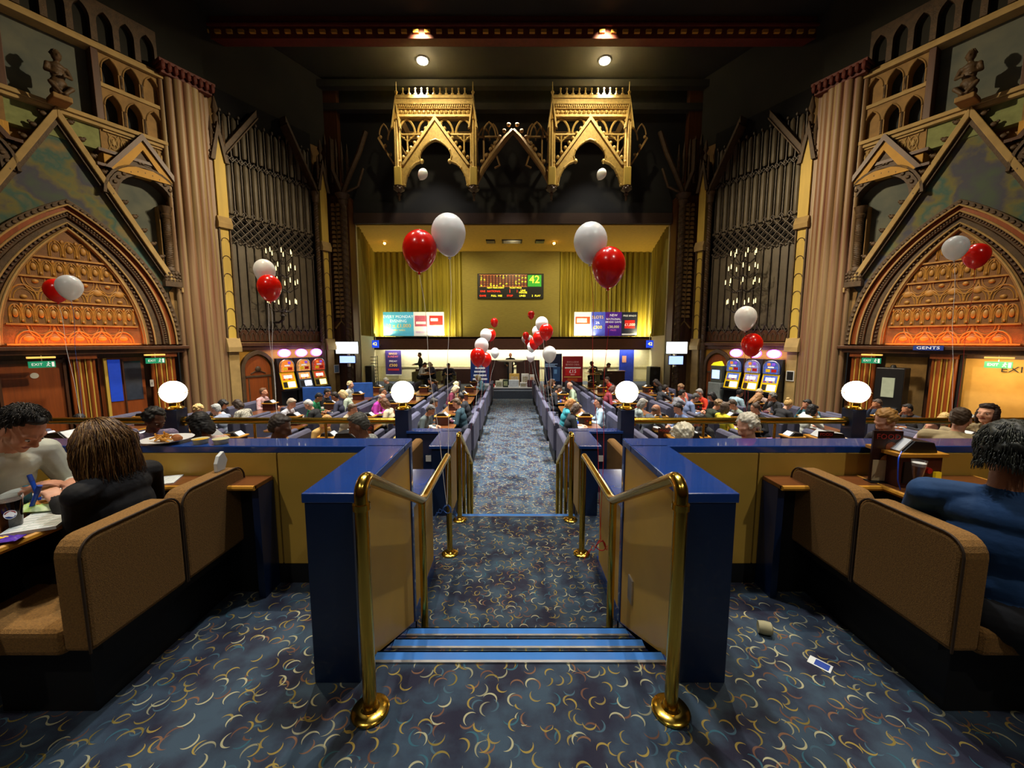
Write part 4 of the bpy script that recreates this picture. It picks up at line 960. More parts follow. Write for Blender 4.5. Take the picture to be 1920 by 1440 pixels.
def place_person(x,y,z,rz,pose,skin,shirt,hair,style,label,group,pat=None,trou='#22242c',stand=None):
    t=thing('person',label,'person',(x,y,z),rz,group)
    me,H=POSES[pose] if stand is None else stand
    o=bpy.data.objects.new('body',me); COL.objects.link(o); o.parent=t
    setmats(o,[slotmat(skins[skin],'skin',.55),slotmat(shirt,'shirt',.85,pat),slotmat(trou,'trousers'),slotmat('#15130f','shoe',.5),slotmat('#8f4a40','lips',.5)])
    h=bpy.data.objects.new('hair',HAIR[style]); COL.objects.link(h); h.parent=t; h.matrix_local=H
    setmats(h,[slotmat(hair,'hair',.6)])
    return t
# ------------------------------------------------------------------ booths of the lower hall and terrace
def make_bench(name,label,col,L=1.36,zs=.44,zt=.93,group=None,cat='bench'):
    """back plane at x=0, seat towards +x, runs along y"""
    t=thing(name,label,cat,(0,0,0),0,group)
    MB().box((.10,0,.30),(.50,L,zs)).build('seat',col,t,bevel=.035,seg=3)
    MB().prism([(0,.30),(.13,.30),(.13,zt-.06),(.09,zt),(.02,zt),(0,zt-.03)],0,L,'y').build('backrest',col,t,bevel=.025,seg=3)
    MB().box((.04,.05,0),(.42,L-.05,.30)).build('plinth',M['black'],t)
    return t
def make_table(name,label,W=.62,L=1.36,cat='table',group=None):
    t=thing(name,label,cat,(0,0,0),0,group)
    r=.07; P=[]
    for cx,cy,a0 in ((W/2-r,L-r,0),(-W/2+r,L-r,PI/2),(-W/2+r,r,PI),(W/2-r,r,1.5*PI)):
        for k in range(5): a=a0+PI/2*k/4; P.append((cx+r*cos(a),cy+r*sin(a)))
    b=MB(); b.prism(P,.715,.735,'z'); b.build('table_top',M['ttop'],t)
    Q=[((x)*1.012,(y-L/2)*1.006+L/2) for x,y in P]
    b=MB(); n=len(P); vs=[(x,y,.705) for x,y in P]+[(x,y,.705) for x,y in Q]+[(x,y,.736) for x,y in P]+[(x,y,.736) for x,y in Q]
    fs=[]
    for i in range(n):
        j=(i+1)%n; fs+=[(i,j,n+j,n+i),(2*n+i,3*n+i,3*n+j,2*n+j),(n+i,n+j,3*n+j,3*n+i),(i,2*n+i,2*n+j,j)]
    b.add(vs,fs); b.build('table_edge',M['tedge'],t)
    MB().cyl((0,.35,0),(0,.35,.71),.035,n=10).build('pedestal',M['blackp'],t,True)
    MB().cyl((0,L-.35,0),(0,L-.35,.71),.035,n=10).build('pedestal',M['blackp'],t,True)
    return t
BOX=mat('mahogany_console','#4a1f14',.4,var=.15,scale=4); CRD=mat('console_card','#cfd6dc',.5)
def make_console(label,group):
    t=thing('table_console',label,'console',(0,0,0),0,group)
    MB().box((-.15,-.12,0),(.15,.12,.19)).build('body',BOX,t,bevel=.006)
    MB().prism([(-.17,-.14),(.17,-.14),(.19,0),(.17,.14),(-.17,.14),(-.19,0)],.19,.21,'z').build('shelf',M['tedge'],t)
    MB().prism([(-.12,.21),(.13,.21),(.10,.27),(-.04,.28)],-.10,.10,'y').build('screen_housing',M['blackp'],t,bevel=.004)
    MB().prism([(-.125,.213),(-.133,.219),(-.052,.288),(-.042,.283)],-.085,.085,'y').build('tablet',CRD,t)
    b=MB(); b.box((-.13,-.132,.03),(-.03,-.119,.16)); b.build('card_slot',M['blk'],t); 
    MB().lathe([(.018,-.145),(.018,-.118)],(.04,0,.11),10,axis='y').build('red_button',M['red'],t)
    MB().box((.09,-.14,.04),(.13,-.119,.10)).build('yellow_tag',M['yel'],t)
    return t
ORD=['first','second','third','fourth','fifth','sixth','seventh']
bench0=make_bench('booth_bench','',M['bench']); table0=make_table('booth_table',''); cons0=make_console('',None)
used={'b':False,'t':False,'c':False}
def inst(root,key,loc,rz,label,group):
    if not used[key]:
        used[key]=True; root.location=loc; root.rotation_euler=(0,0,rz); root['label']=label; root['group']=group; return root
    return dup(root,loc,rz,label,group)
slots=[]; PIT=1.74; ROW=1.93; occ_tables=[]
def wallx(y): return 7.07+math.tan(R(29))*(17.3-y)
def put_bench(x,y,face,L,z,label,key='b',root=None):
    root=root or bench0
    # face=+1: seat towards +x
    if face>0: return inst(root,key,(x,y,z),0,label,'purple grey booth benches')
    return inst(root,key,(x,y+L,z),PI,label,'purple grey booth benches')
for s,sd in ((-1,'left'),(1,'right')):
    for j in range(6):
        y0=6.35+ROW*j
        for k in range(7):
            c=1.66+PIT*k
            lim=wallx(y0+1.4)-.55
            if c+.9>lim: continue
            if j==5 and c>6: continue
            if (c+.8>wallx(y0+1.4)-1.75): continue
            pre='%s booth %s of aisle, %s row'%(ORD[k],sd,ORD[j])
            put_bench(s*(c-.80),y0,s,1.36,LZ,'purple grey bench with back to aisle, '+pre)
            put_bench(s*(c+.80),y0,-s,1.36,LZ,'purple grey bench looking to aisle, '+pre)
            inst(table0,'t',(s*c,y0,LZ),0,'walnut booth table, '+pre,'booth tables')
            inst(cons0,'c',(s*c,y0+.68,LZ+.736),[0,PI/2][0] if s>0 else PI,'mahogany table console, '+pre,'booth table consoles')
            for yy in (.32,1.04):
                for q in (-1,1):
                    slots.append((s*(c+q*.50),y0+yy,LZ,(PI/2 if s*q>0 else -PI/2),pre,(s,j,k)))
# terrace booths
tb0=make_bench('terrace_bench','',M['tanbench'],1.3,.42,.86); tt0=make_table('terrace_table','',.6,1.3)
used['tb']=False; used['tt']=False
TC=[1.92,3.54,5.16,6.78]
for s,sd in ((-1,'left'),(1,'right')):
    for k,c in enumerate(TC):
        pre='%s terrace booth, %s from the aisle'%(sd,ORD[k])
        o=put_bench(s*(c-.80),3.35,s,1.3,TZ,'tan tweed bench with back to aisle, '+pre,'tb',tb0); o['group']='tan terrace benches'
        o=put_bench(s*(c+.80),3.35,-s,1.3,TZ,'tan tweed bench looking to aisle, '+pre,'tb',tb0); o['group']='tan terrace benches'
        inst(tt0,'tt',(s*c,3.35,TZ),0,'walnut table of the '+pre,'terrace tables')
        inst(cons0,'c',(s*c+.02,4.35,TZ+.736),0 if s>0 else PI,'mahogany console on the table of the '+pre,'terrace table consoles')
# ------------------------------------------------------------------ the crowd, one entry per person seen
# x,y of the head in the photograph pick the nearest free seat
CROWD=[(385,735,'#1c1c22','#17120f','bob','f','dark top'),(378,757,'#a98c5a','#d9b878','curly','p','tan top'),(417,745,'#8d98ac','#b9bcb8','short','p','pale blue grey top'),
(452,758,'#d8d4c0','#3a2a1e','bob','m','black and cream patterned top','#2a2824'),(494,735,'#d8d8d8','#6b4a30','short','f','white and red top','#b01a1a'),(572,760,'#17181a','#dcdcd4','short','p','black top'),
(578,731,'#1f8a5a','#1a1512','short','m','green polo shirt'),(624,718,'#111114','#1a1512','short','f','black t-shirt'),(645,765,'#b9a98c','#5a4430','short','f','beige top'),(620,770,'#c9a05a','#c99a58','bob','f','sandy top'),
(657,742,'#b9c8b0','#d8bf88','bob','p','pale green top'),(673,720,'#c8ccc0','#d9c490','curly','p','white cardigan'),(698,737,'#b8329c','#9a8f84','bald','f','magenta jumper'),(718,750,'#d9c79c','#6a4426','bob','f','cream top'),
(722,714,'#2b2f28','#a8a496','short','f','dark green jacket'),(711,728,'#5a5a40','#4a3c2c','short','m','camouflage print top','#33382a'),(735,775,'#d0c060','#c9a86a','curly','f','yellow patterned top','#6a5a2a'),
(803,738,'#1b2026','#2a2420','short','m','dark jacket'),(808,753,'#4d5552','#4c4844','short','m','grey green jacket'),(856,733,'#6e1f36','#c8b890','bob','p','maroon jumper'),(861,720,'#c9bfa0','#dccf9c','curly','p','cream cardigan'),
(868,767,'#16343c','#5a4630','short','f','dark teal fleece'),(880,757,'#141418','#1b1512','bun','m','black top'),(926,716,'#7fb4c8','#dcc890','bob','p','light blue top'),(820,722,'#2a2a3a','#201a16','short','m','dark top'),
(1017,722,'#17181a','#5a3c24','long','f','black coat'),(1023,742,'#1a1a1e','#3a2c22','short','m','black jacket'),(1046,768,'#2f8a92','#b0743a','bob','f','teal cardigan'),(1058,783,'#16181c','#5a4636','bob','f','black top'),
(1066,722,'#a4b494','#a89880','bald','f','sage green shirt'),(1108,756,'#a9c4d4','#1c1612','short','f','pale blue shirt'),(1134,714,'#d8341e','#3a2a20','short','f','orange red top'),(1142,737,'#8a2a36','#5a3c30','bob','f','maroon top'),
(1192,765,'#a4aca4','#8a8478','bob','f','grey camouflage print top','#4e564e'),(1212,757,'#4c4f54','#6a5240','bald','m','charcoal jacket'),(1228,716,'#15161a','#2a201a','long','m','black top'),(1266,738,'#8a8c94','#16120f','short','f','grey hoodie'),
(1264,757,'#6a7ea8','#15110e','short','f','slate blue top'),(1281,752,'#7484aa','#4a4a48','short','f','faded blue jumper'),(1286,720,'#e0705e','#8a6844','curly','f','coral top'),(1309,722,'#d83a1a','#8f8a84','short','f','orange red sleeve'),
(1316,752,'#1a1a1e','#0f0d0c','bob','f','black top'),(1324,770,'#101012','#0f0d0c','bob','m','black coat'),(1345,768,'#26301e','#8a6c48','curly','f','dark green top'),(1357,744,'#8f9a8c','#4a3a2c','short','f','grey green top'),
(1381,752,'#e0d030','#5a4a3a','bob','f','bright yellow top'),(1385,758,'#15151a','#4a3626','bun','f','black t-shirt'),(1384,720,'#bcd4dc','#17120f','bun','d','blue and white print top','#5a8498'),(1423,757,'#17171a','#a07448','long','p','black top'),
(1441,744,'#2a2c30','#6a6a64','curly','m','dark top'),(1457,763,'#1c1c20','#c09a5a','bun','p','black top with cream collar'),(1466,746,'#2a5a66','#1c1814','short','f','teal jumper'),(1525,745,'#d8dcd0','#15110e','bob','f','white top'),
(1634,756,'#1f2c44','#4a3c32','short','m','navy top'),(1803,760,'#4a4c52','#b4b4ae','short','f','dark grey top'),(1765,776,'#8a7a5a','#c0a060','bob','f','tan top'),(1700,770,'#2a2a30','#1a1512','short','m','dark top'),(1722,768,'#b8a8b8','#5a4030','short','f','pale mauve top'),(147,763,'#6a6440','#1c1612','short','m','olive jacket'),
(540,752,'#c9c9d0','#b8a890','short','f','pale top'),(1240,735,'#30323a','#221a16','short','m','dark top'),(600,745,'#3a3c50','#2a221c','short','m','navy top'),(1340,735,'#a48c80','#c9b088','short','p','beige top'),(760,720,'#4a4438','#6a5a44','short','m','brown top')]
rp=random.Random(11); free=list(range(len(slots))); pers=0
def headpix(sl): 
    x,y,z,rz=sl[:4]; d=.30*(-1 if x>0 and rz>0 or (x<0 and rz>0) else 1)
    fx=-sin(rz); return proj(x+fx*.28,y,z+1.22)
taken=[]
for e in CROWD:
    best=min(free,key=lambda i:(lambda p:(p[0]-e[0])**2+2.2*(p[1]-e[1])**2)(headpix(slots[i])))
    free.remove(best); taken.append((best,e))
for best,e in taken:
    x,y,z,rz,pre,key=slots[best]; px,py,shirt,hair,style,skin,desc=e[:7]; pat=e[7] if len(e)>7 else None
    pose=rp.choice(['write','read','read','write','chin','up','short']) 
    if 'jumper' in desc or 'coat' in desc or 'jacket' in desc: pose=rp.choice(['write','read','chin'])
    hn={'short':'short hair','bob':'bobbed hair','long':'long hair','bun':'bun hair','curly':'curly hair','bald':'balding head'}[style]
    where=pre
    place_person(x,y,z,rz+rp.uniform(-.15,.15),pose,skin,shirt,hair,style,'person in %s, %s, %s'%(desc.replace(' and ',' ').replace(' print','') if len(desc.split())>4 else desc,hn,where),'bingo players seated in the lower hall',pat)
    s_,j_,k_=key
    c=s_*(1.66+PIT*k_); q=1 if x>c else -1
    # papers, dauber and cup in front of each player
    pt=bpy.data.objects.new('game_sheet',bpy.data.meshes.get('game_sheet') or MB().box((-.09,-.13,0),(.09,.13,.003)).mesh('game_sheet',M['paper'])); COL.objects.link(pt)
    pt.location=(c+q*.14,y+rp.uniform(-.03,.03)*1,LZ+.7375); pt.rotation_euler=(0,0,rp.uniform(-.3,.3))
    tag(pt,'game sheet by %s, %s'%(desc.replace(' and ',' ').replace(' print',''),where),'paper','game sheets on booth tables')
# ------------------------------------------------------------------ near booths at the counter
for s,sd in ((-1,'left'),(1,'right')):
    def T(x,y,z,s=s): return (s*x,y,z)
    t=thing('banquette','tan tweed two cushion banquette %s of the steps'%sd,'bench',(s*1.68,1.40,0),0,'near banquettes')
    for k in range(2):
        y0=.0+.465*k
        P=[]
        r=.075
        for cy,cz_,a0 in ((y0+.455-r,.80-r,0),(y0+r,.80-r,PI/2)):
            for i in range(6): a=a0+PI/2*i/5; P.append((cy+r*cos(a),cz_+r*sin(a)))
        P=[(y0+.455,.335)]+P+[(y0,.335)]
        b=MB(); b.prism(P,0,s*.115,'x'); b.build('back_cushion',M['tanbench'],t,bevel=.022,seg=3)
        Q=[(0-s*.002,p[0],p[1]) for p in P]; b=MB(); b.tube([(s*.004,p[0]+(.0),p[1]) for p in P],.005,6); b.build('piping',M['piping'],t,True)
        b=MB(); b.box((s*.12,y0,.31),(s*.58,y0+.455,.43)); b.build('seat_cushion',M['tanbench'],t,bevel=.03,seg=3)
    MB().box((s*.10,.08,0),(s*.50,.90,.31)).build('plinth',M['black'],t,bevel=.005)
    MB().box((s*.02,.06,.30),(s*.11,.92,.42)).build('back_frame',M['black'],t)
    # table with wall console shelf
    t=thing('booth_table','walnut table with orange edge in the near %s booth'%sd,'table',(s*2.12,1.12,0),0,'near tables')
    r=.09; P=[]
    for cx,cy,a0 in ((.72-r,r,-PI/2),):
        pass
    P=[(0,1.24),(0,.09),(.026,.026),(.09,0),(.63,0),(.694,.026),(.72,.09),(.72,1.24)]
    P=[(s*x,y) for x,y in P]; Pf=P+[]
    b=MB(); b.prism(P,.69,.718,'z'); b.box((-s*.59,1.06,.69),(0,1.238,.718)); b.build('table_top',M['ttop'],t,bevel=.004)
    b=MB(); b.tube([(x,y,.704) for x,y in P],.017,8); b.build('table_edge',M['tedge'],t,True)
    b=MB(); b.tube([(-s*.59,1.06,.704),(0,1.06,.704)],.016,8); b.build('table_edge',M['tedge'],t,True)
    MB().box((-s*.59,1.09,0),(-s*.55,1.238,.69)).build('side_panel',M['navy'],t); MB().box((-s*.55,1.15,0),(s*.70,1.238,.69)).build('back_panel',M['black'],t)
    MB().cyl((s*.36,.35,0),(s*.36,.35,.69),.04,n=14).build('pedestal',M['blackp'],t,True)
    t=thing('banquette','tan tweed banquette facing the aisle across the near %s table'%sd,'bench',(s*3.32,1.40,0),0,'near banquettes')
    MB().box((0,0,.335),(-s*.115,.92,.80)).build('back_cushion',M['tanbench'],t,bevel=.03,seg=3); MB().box((-s*.12,0,.31),(-s*.55,.92,.43)).build('seat_cushion',M['tanbench'],t,bevel=.03,seg=3); MB().box((-s*.02,.04,0),(-s*.48,.9,.31)).build('plinth',M['black'],t)
# ------------------------------------------------------------------ near figures, posed one by one
def strands(H,n,length,cols,seed,lo=.15,wave=.011,shell=.088):
    """loose strands falling over the head from the crown"""
    rnd=random.Random(seed); mbs=MB(); Hi=H.to_3x3().inverted()
    down=(Hi@Vector((0,0,-1))).normalized()
    for i in range(n):
        a=rnd.uniform(0,2*PI); e=rnd.uniform(lo,1.5)
        d=Vector((cos(a)*cos(e),sin(a)*cos(e),sin(e)))
        c=Vector((0,-.024,.035)); p=c+Vector((d.x*.084,d.y*.098,d.z*(.090 if d.z>0 else .13)))
        if (d.y>.2 and d.z<.88) or (d.z<.1 and d.y>-.15): continue
        pts=[p.copy()]; hd=Vector((d.x,min(d.y,.1)-.15,0)).normalized()
        L=length*rnd.uniform(.75,1.05); steps=9; off=rnd.uniform(.0,.014)
        tang=Vector((d.x*.9,(d.y-.25)*.9,-.1))
        for k in range(steps):
            g=down*.75+hd*(.5 if k<3 else .06)+Vector((rnd.uniform(-1,1),rnd.uniform(-1,1),0))*wave*12
            p=p+g.normalized()*(L/steps)
            q=p-c; rad=math.sqrt((q.x/(.086+off))**2+(q.y/(.098+off))**2+(max(q.z,-.03)/(.092+off))**2) if q.z>-.1 else 9
            if rad<1: p=c+Vector((q.x/rad,q.y/rad,q.z/rad if q.z>0 else q.z))
            if p.y>.055 and p.z<.06: p.y=.055
            pts.append(p.copy())
        r0=rnd.uniform(.0013,.0024)
        mbs.tube([x[:] for x in pts],[r0*(1-.5*j/steps) for j in range(len(pts))],4,mi=rnd.choice(range(len(cols))))
    return mbs.mesh('hair_strands',cols,True)
def eyes(t,H):
    for q in (-1,1):
        b=MB(); b.ell((q*.031,.080,.003),(.0115,.008,.0060),12,8); o=b.build('eye',mat('eye_white','#c9c4bc',.3),t,True); o.matrix_local=H
        b=MB(); b.ell((q*.031,.0865,.002),(.0052,.0025,.0050),10,6); i=b.build('iris',mat('eye_iris','#2c1c12',.2),o,True)
def near(label,loc,rz,kw,skin,shirt,hair,style,vox=.008,sc=1.0,pat=None,strand=None,trou='#15161a',eye=False,shirtm=None):
    f,H,arms=person_fig(**kw); me=f.mesh(vox,[dummy]*5,1)
    t=thing('person',label,'person',loc,rz); t.scale=(sc,sc,sc)
    o=bpy.data.objects.new('body',me); COL.objects.link(o); o.parent=t
    setmats(o,[slotmat(skins[skin],'skin',.5),shirtm or slotmat(shirt,'shirt',.85,pat),slotmat(trou,'trousers'),slotmat('#15130f','shoe',.5),slotmat('#8f4a40','lips',.5)])
    h=bpy.data.objects.new('hair',HAIR[style]); COL.objects.link(h); h.parent=t; h.matrix_local=H; setmats(h,[slotmat(hair,'hair',.6)])
    if strand:
        n,L,cs=strand; sm=bpy.data.objects.new('hair_strands',strands(H,n,L,[slotmat(c,'strand',.45) for c in cs],n,-.75 if L<.06 else .15)); COL.objects.link(sm); sm.parent=h
    if eye: eyes(t,H)
    return t,H,arms
def pen(name,label,a,b,col,group='blue dauber pens'):
    a,b=Vector(a),Vector(b); d=b-a; t=thing(name,label,'pen',a,0,group)
    MB().cyl((0,0,0),tuple(d*.72),.0085,.0095,12).build('barrel',col,t,True); MB().cyl(tuple(-d*.13),(0,0,0),.002,.0075,10).build('tip',col,t,True); MB().cyl(tuple(d*.72),tuple(d),.0105,.010,12).build('cap',M['blup'],t,True)
BLUEPEN=mat('blue_pen','#1d4fc0',.3)
# brown haired woman writing, black jacket (seen from behind the bench)
loc=(-1.93,1.86,0)
t,H,arms=near('person with long brown hair and black jacket writing at the near left table',loc,PI/2,dict(lean=.10,hpitch=.55,hip=.50,eh=(.35,-.75,-.5),lh=(-.03,.37,.86),rh=(.17,.30,.84),w=1.02,curl=.75),'p','#0d0d10','#4a3018','short',.0075,.90,None,(2800,.32,['#5b3a1c','#7d5628','#3c2512','#94703c']))
def wpt(loc,rz,sc,p): 
    v=Matrix.Rotation(rz,3,'Z')@(Vector(p)*sc); return Vector(loc)+v
hp_=wpt(loc,PI/2,.90,arms[0][1])
pen('dauber_pen','blue dauber pen in the hand of the brown haired writer',hp_+Vector((-.10,-.035,-.045)),hp_+Vector((-.05,-.02,.085)),BLUEPEN)
loc2=(-2.98,2.02,0)
t,H,arms=near('person in a white sweater with short dark hair bending over the near left table',loc2,-PI/2,dict(lean=.46,hpitch=.80,hip=.54,lh=(-.12,.46,.78),rh=(.10,.43,.80),w=1.1,curl=.6),'f','#c9cdbf','#17130f','short',.0075,.97,None,(1500,.045,['#17130f','#2a241c']),eye=True)
hp_=wpt(loc2,-PI/2,.97,arms[1][1]); pen('dauber_pen','dark blue dauber pen in the hand of the person in white sweater',hp_+Vector((.10,.0,-.03)),hp_+Vector((.04,.02,.09)),BLUEPEN)
t,H,arms=near('person in a blue sweater with dark grey hair seated with back to viewer, near right',(1.935,1.50,0),-PI*.30,dict(lean=.0,hpitch=.3,hip=.42,lh=(-.12,.30,.74),rh=(.2,.36,.76),w=1.12,belly=.03),'m','#17406e','#2e3029','curly',.0085,1.0,None,(3600,.04,['#2e3029','#44473c','#1c1e1a']))
# terrace players
near('person in a black striped pale shirt with greying short hair, terrace left near aisle',(-1.42,3.85,TZ),PI/2+.15,dict(lean=.14,hpitch=.5,sleeve='short',w=1.15),'d','#c4c8c0','#4c4a42','short',.010,1,'#3c4044')
near('person in an orange khaki jacket with short dark hair, terrace left second seat',(-2.43,3.70,TZ),-PI/2+.2,dict(lean=.12,hpitch=.45,w=1.2),'dd','#a8763a','#3a3028','short',.010,1,'#8a6a3c')
near('person in a striped pastel top with black hair, terrace left third seat',(-3.04,3.85,TZ),PI/2-.1,dict(lean=.14,hpitch=.5,sleeve='short'),'m','#d8cfc4','#0f0e0e','bob',.010,1,'#c07a6a')
near('person in a mauve plaid blouse with black cropped hair, terrace far left',(-4.04,4.15,TZ),-PI/2-.2,dict(lean=.16,hpitch=.55,w=1.1),'dd','#8a7c98','#141210','curly',.010,1,'#5c5470',eye=True)
near('person with white hair and pale top low behind the counter, terrace right near aisle',(1.42,3.66,TZ),-PI/2,dict(lean=.2,hpitch=.7,w=1.0),'p','#c8c4b8','#e2dcc4','curly',.010,.95,None,(350,.05,['#e2dcc4','#cfc8a8']))
near('person in a grey cardigan over a red top with white hair, terrace right',(2.43,3.82,TZ),PI/2+.3,dict(lean=.14,hpitch=.45,w=1.1),'p','#6c7278','#e0dac8','curly',.010,1,'#8a8e92',(350,.05,['#e0dac8','#c9bfa0']))
near('person with curly ginger blond hair and dark top, terrace right behind the menu',(4.04,4.02,TZ),PI/2,dict(lean=.14,hpitch=.5),'p','#2a2830','#a87c3e','curly',.010)
near('person in a beige jumper with short brown hair seen from behind, terrace right',(4.66,4.05,TZ),-PI/2+.5,dict(lean=.12,hpitch=.4,w=1.2),'f','#a89a78','#3e2c1c','short',.010)
near('person with dark brown bob and patterned blouse looking up, terrace far right',(5.62,4.50,TZ),PI/2+.30,dict(lean=.12,hpitch=-.08,w=1.0),'p','#5a4a34','#2a1710','bob',.009,1.0,'#a89468',eye=True)
# ------------------------------------------------------------------ things on the near tables and counter
def sheet(loc,rz,label,w_=.15,h=.21,th=.006,m=None,grp='sheets on the near tables'):
    t=thing('game_book',label,'paper',loc,rz,grp)
    MB().box((-w_/2,-h/2,0),(w_/2,h/2,th)).build('cover',m or M['paper'],t)
    b=MB()
    for i in range(6):
        for j in range(3): b.box((-w_*.42+w_*.29*j,-h*.42+h*.145*i,th),(-w_*.42+w_*.29*j+w_*.24,-h*.42+h*.145*i+h*.008,th+.0006))
    for j in range(4): b.box((-w_*.45+w_*.3*j-.0004,-h*.44,th),(-w_*.45+w_*.3*j+.0004,h*.44,th+.0006))
    b.build('printed_grid',mat('pale_green_print','#8fb0a0',.7),t)
    return t
TZt=.7185
sheet((-2.20,1.72,TZt),.5,'white bingo book under the blue pen of the brown haired writer',.17,.24,.014)
sheet((-2.52,2.08,TZt),-.2,'folded white bingo sheets under the hands of the person in white',.22,.28,.010)
sheet((-2.14,2.25,TZt),.4,'white sheets at the wall end of the near left table',.18,.16)
sheet((1.80,2.27,TZt),.2,'white slip of paper on the wall shelf beside the right banquette',.16,.05)
t=thing('cola_cup','dark cola cup with a round red white and blue emblem','cup',(-2.27,1.66,TZt),R(53),None)
MB().lathe([(.031,0),(.032,.004),(.042,.13),(.040,.13),(.038,.115),(.0,.115)],(0,0,0),28).build('cup_body',mat('dark_cola','#140a0a',.15,coat=.5),t,True)
MB().lathe([(.043,.13),(.045,.15),(.043,.15),(.041,.131)],(0,0,0),28).build('clear_rim',M['glass'],t,True)
E0=.0385
def arcpatch(a0,z0,rad,f,m,nm,off):
    b=MB(); vs=[(0,0)]; pts=[p for p in [(rad*cos(2*PI*i/28),rad*sin(2*PI*i/28)) for i in range(28)] if f(p)]
    P=[((E0+off)*sin(x/E0),-(E0+off)*cos(x/E0),z0+z) for x,z in pts]; Q=[((E0+off-.002)*sin(x/E0),-(E0+off-.002)*cos(x/E0),z0+z) for x,z in pts]
    n=len(P)
    if n>2: b.add(P+Q,[tuple(range(n)),tuple(range(2*n-1,n-1,-1))]+[(i,(i+1)%n,n+(i+1)%n,n+i) for i in range(n)]); b.build(nm,m,t)
arcpatch(0,.075,.019,lambda p:True,M['whp'],'emblem_disc',.0015); arcpatch(0,.075,.017,lambda p:p[1]>.003,M['red'],'emblem_red',.0022); arcpatch(0,.075,.017,lambda p:p[1]<-.004,M['blup'],'emblem_blue',.0022)
def packet(loc,rz,label,L,W_,Hh,m1,m2,cat='snack',grp='snack packets on the near left table',pitch=0):
    t=thing('snack_packet',label,cat,loc,rz,grp); rnd=random.Random(int(loc[0]*1000))
    b=MB(); n=12; k=10; vs=[];fs=[]
    for sgn in (1,-1):
        for i in range(n+1):
            for j in range(k+1):
                u=i/n;v=j/k; e=(sin(PI*u)**.6)*(sin(PI*v)**.6); z=Hh/2+sgn*Hh/2*e+(.004*sin(i*2.3+j*1.7) if 0<i<n and 0<j<k and sgn>0 else 0)
                vs.append((-L/2+L*u,-W_/2+W_*v,max(z,.0)))
    o=(n+1)*(k+1)
    for i in range(n):
        for j in range(k):
            a=i*(k+1)+j; fs.append((a,a+1,a+k+2,a+k+1)); fs.append((o+a,o+a+k+1,o+a+k+2,o+a+1))
    b.add(vs,fs); b.build('wrapper',m1,t,True)
    b=MB(); b.ell((0,0,Hh*.93),(L*.28,W_*.24,Hh*.14),14,6); b.build('printed_patch',m2,t,True)
    for q in (-1,1): MB().box((q*L*.5-.012,-W_/2,Hh*.42),(q*L*.5+.006,W_/2,Hh*.42+.002)).build('crimped_end',m1,t)
    return t
packet((-2.34,1.84,TZt),.2,'open lime green crisp packet beside the cola cup',.20,.13,.05,mat('lime_wrapper','#9ad03a',.25,col2='#dfe8c8',scale=18),mat('orange_crisps','#c98a34',.6))
packet((-2.17,1.53,TZt),.35,'yellow and purple chocolate packet nearest the table corner',.14,.06,.025,mat('purple_wrapper','#3b1f8c',.2,col2='#6a48c0',scale=30),M['yel'])
packet((-2.24,1.46,TZt),.2,'purple and gold chocolate packet behind the first one',.15,.06,.025,mat('purple_wrapper','#3b1f8c'),mat('gold_foil','#d8b83a',.3))
t=thing('water_bottle','small teal capped clear bottle beside the green packet','bottle',(-2.56,1.95,TZt)); t.scale=(.75,.75,.75); MB().lathe([(.024,0),(.026,.01),(.026,.07),(.012,.09),(.012,.1)],(0,0,0),16).build('bottle_body',mat('teal_plastic','#4f98a8',.2,trans=.4),t,True); MB().lathe([(.014,.1),(.014,.115)],(0,0,0),14).build('cap',mat('teal_cap','#2b7f96'),t,True)
t=thing('drinking_glass','tall clear glass with dark drink behind the brown haired writer','glass',(-2.40,2.22,TZt)); MB().lathe([(.028,0),(.036,.17),(.034,.17),(.027,.01)],(0,0,0),20).build('glass_body',M['glass'],t,True); MB().lathe([(.026,.012),(.032,.11)],(0,0,0),20).build('drink',mat('dark_cola','#140a0a'),t,True)
# plate of food and two tubs on the blue counter cap
t=thing('food_plate','white plate of chips and fried chicken on the blue counter cap','plate',(-2.27,2.47,.9005)); MB().lathe([(.05,0),(.06,.002),(.135,.022),(.14,.026),(.13,.024),(.06,.006),(.0,.006)],(0,0,0),32).build('plate_rim',M['white'],t,True)
rnd=random.Random(3); b=MB()
for k in range(34):
    a=rnd.uniform(0,6.28); r_=rnd.uniform(0,.06); c=Vector((r_*cos(a)-.02,r_*sin(a)*.6,.014+rnd.uniform(0,.03))); d=Vector((rnd.uniform(-1,1),rnd.uniform(-1,1),rnd.uniform(-.3,.3))).normalized()*.026
    b.cyl(tuple(c-d),tuple(c+d),.0055,n=5)
o=b.build('chips',mat('golden_chips','#c98c26',.6,var=.2,scale=30),t); o['kind']='stuff'
for k,(x,y) in enumerate(((.05,.01),(.085,-.02))): MB().ell((x,y,.03),(.028,.024,.02),12,8).build('chicken_piece',mat('fried_chicken','#9c5a24',.7,bump=.5,bscale=120),t,True)
for x,lab,c in ((-2.03,'foam tub of yellow sauce on the counter cap','#d8a818'),(-1.90,'foam tub of pale dip on the counter cap, nearer the steps','#cfc48a')):
    t=thing('foam_tub',lab,'tub',(x,2.44,.9005),0,'foam tubs'); MB().lathe([(.036,0),(.046,.03),(.048,.032),(.044,.03),(.036,.012),(0,.012)],(0,0,0),24).build('tub_body',mat('foam_white','#d0cda8',.7),t,True); MB().lathe([(.04,.018),(.041,.026)],(0,0,0),20).build('filling',mat('sauce_'+c[1:],c,.5),t,True)
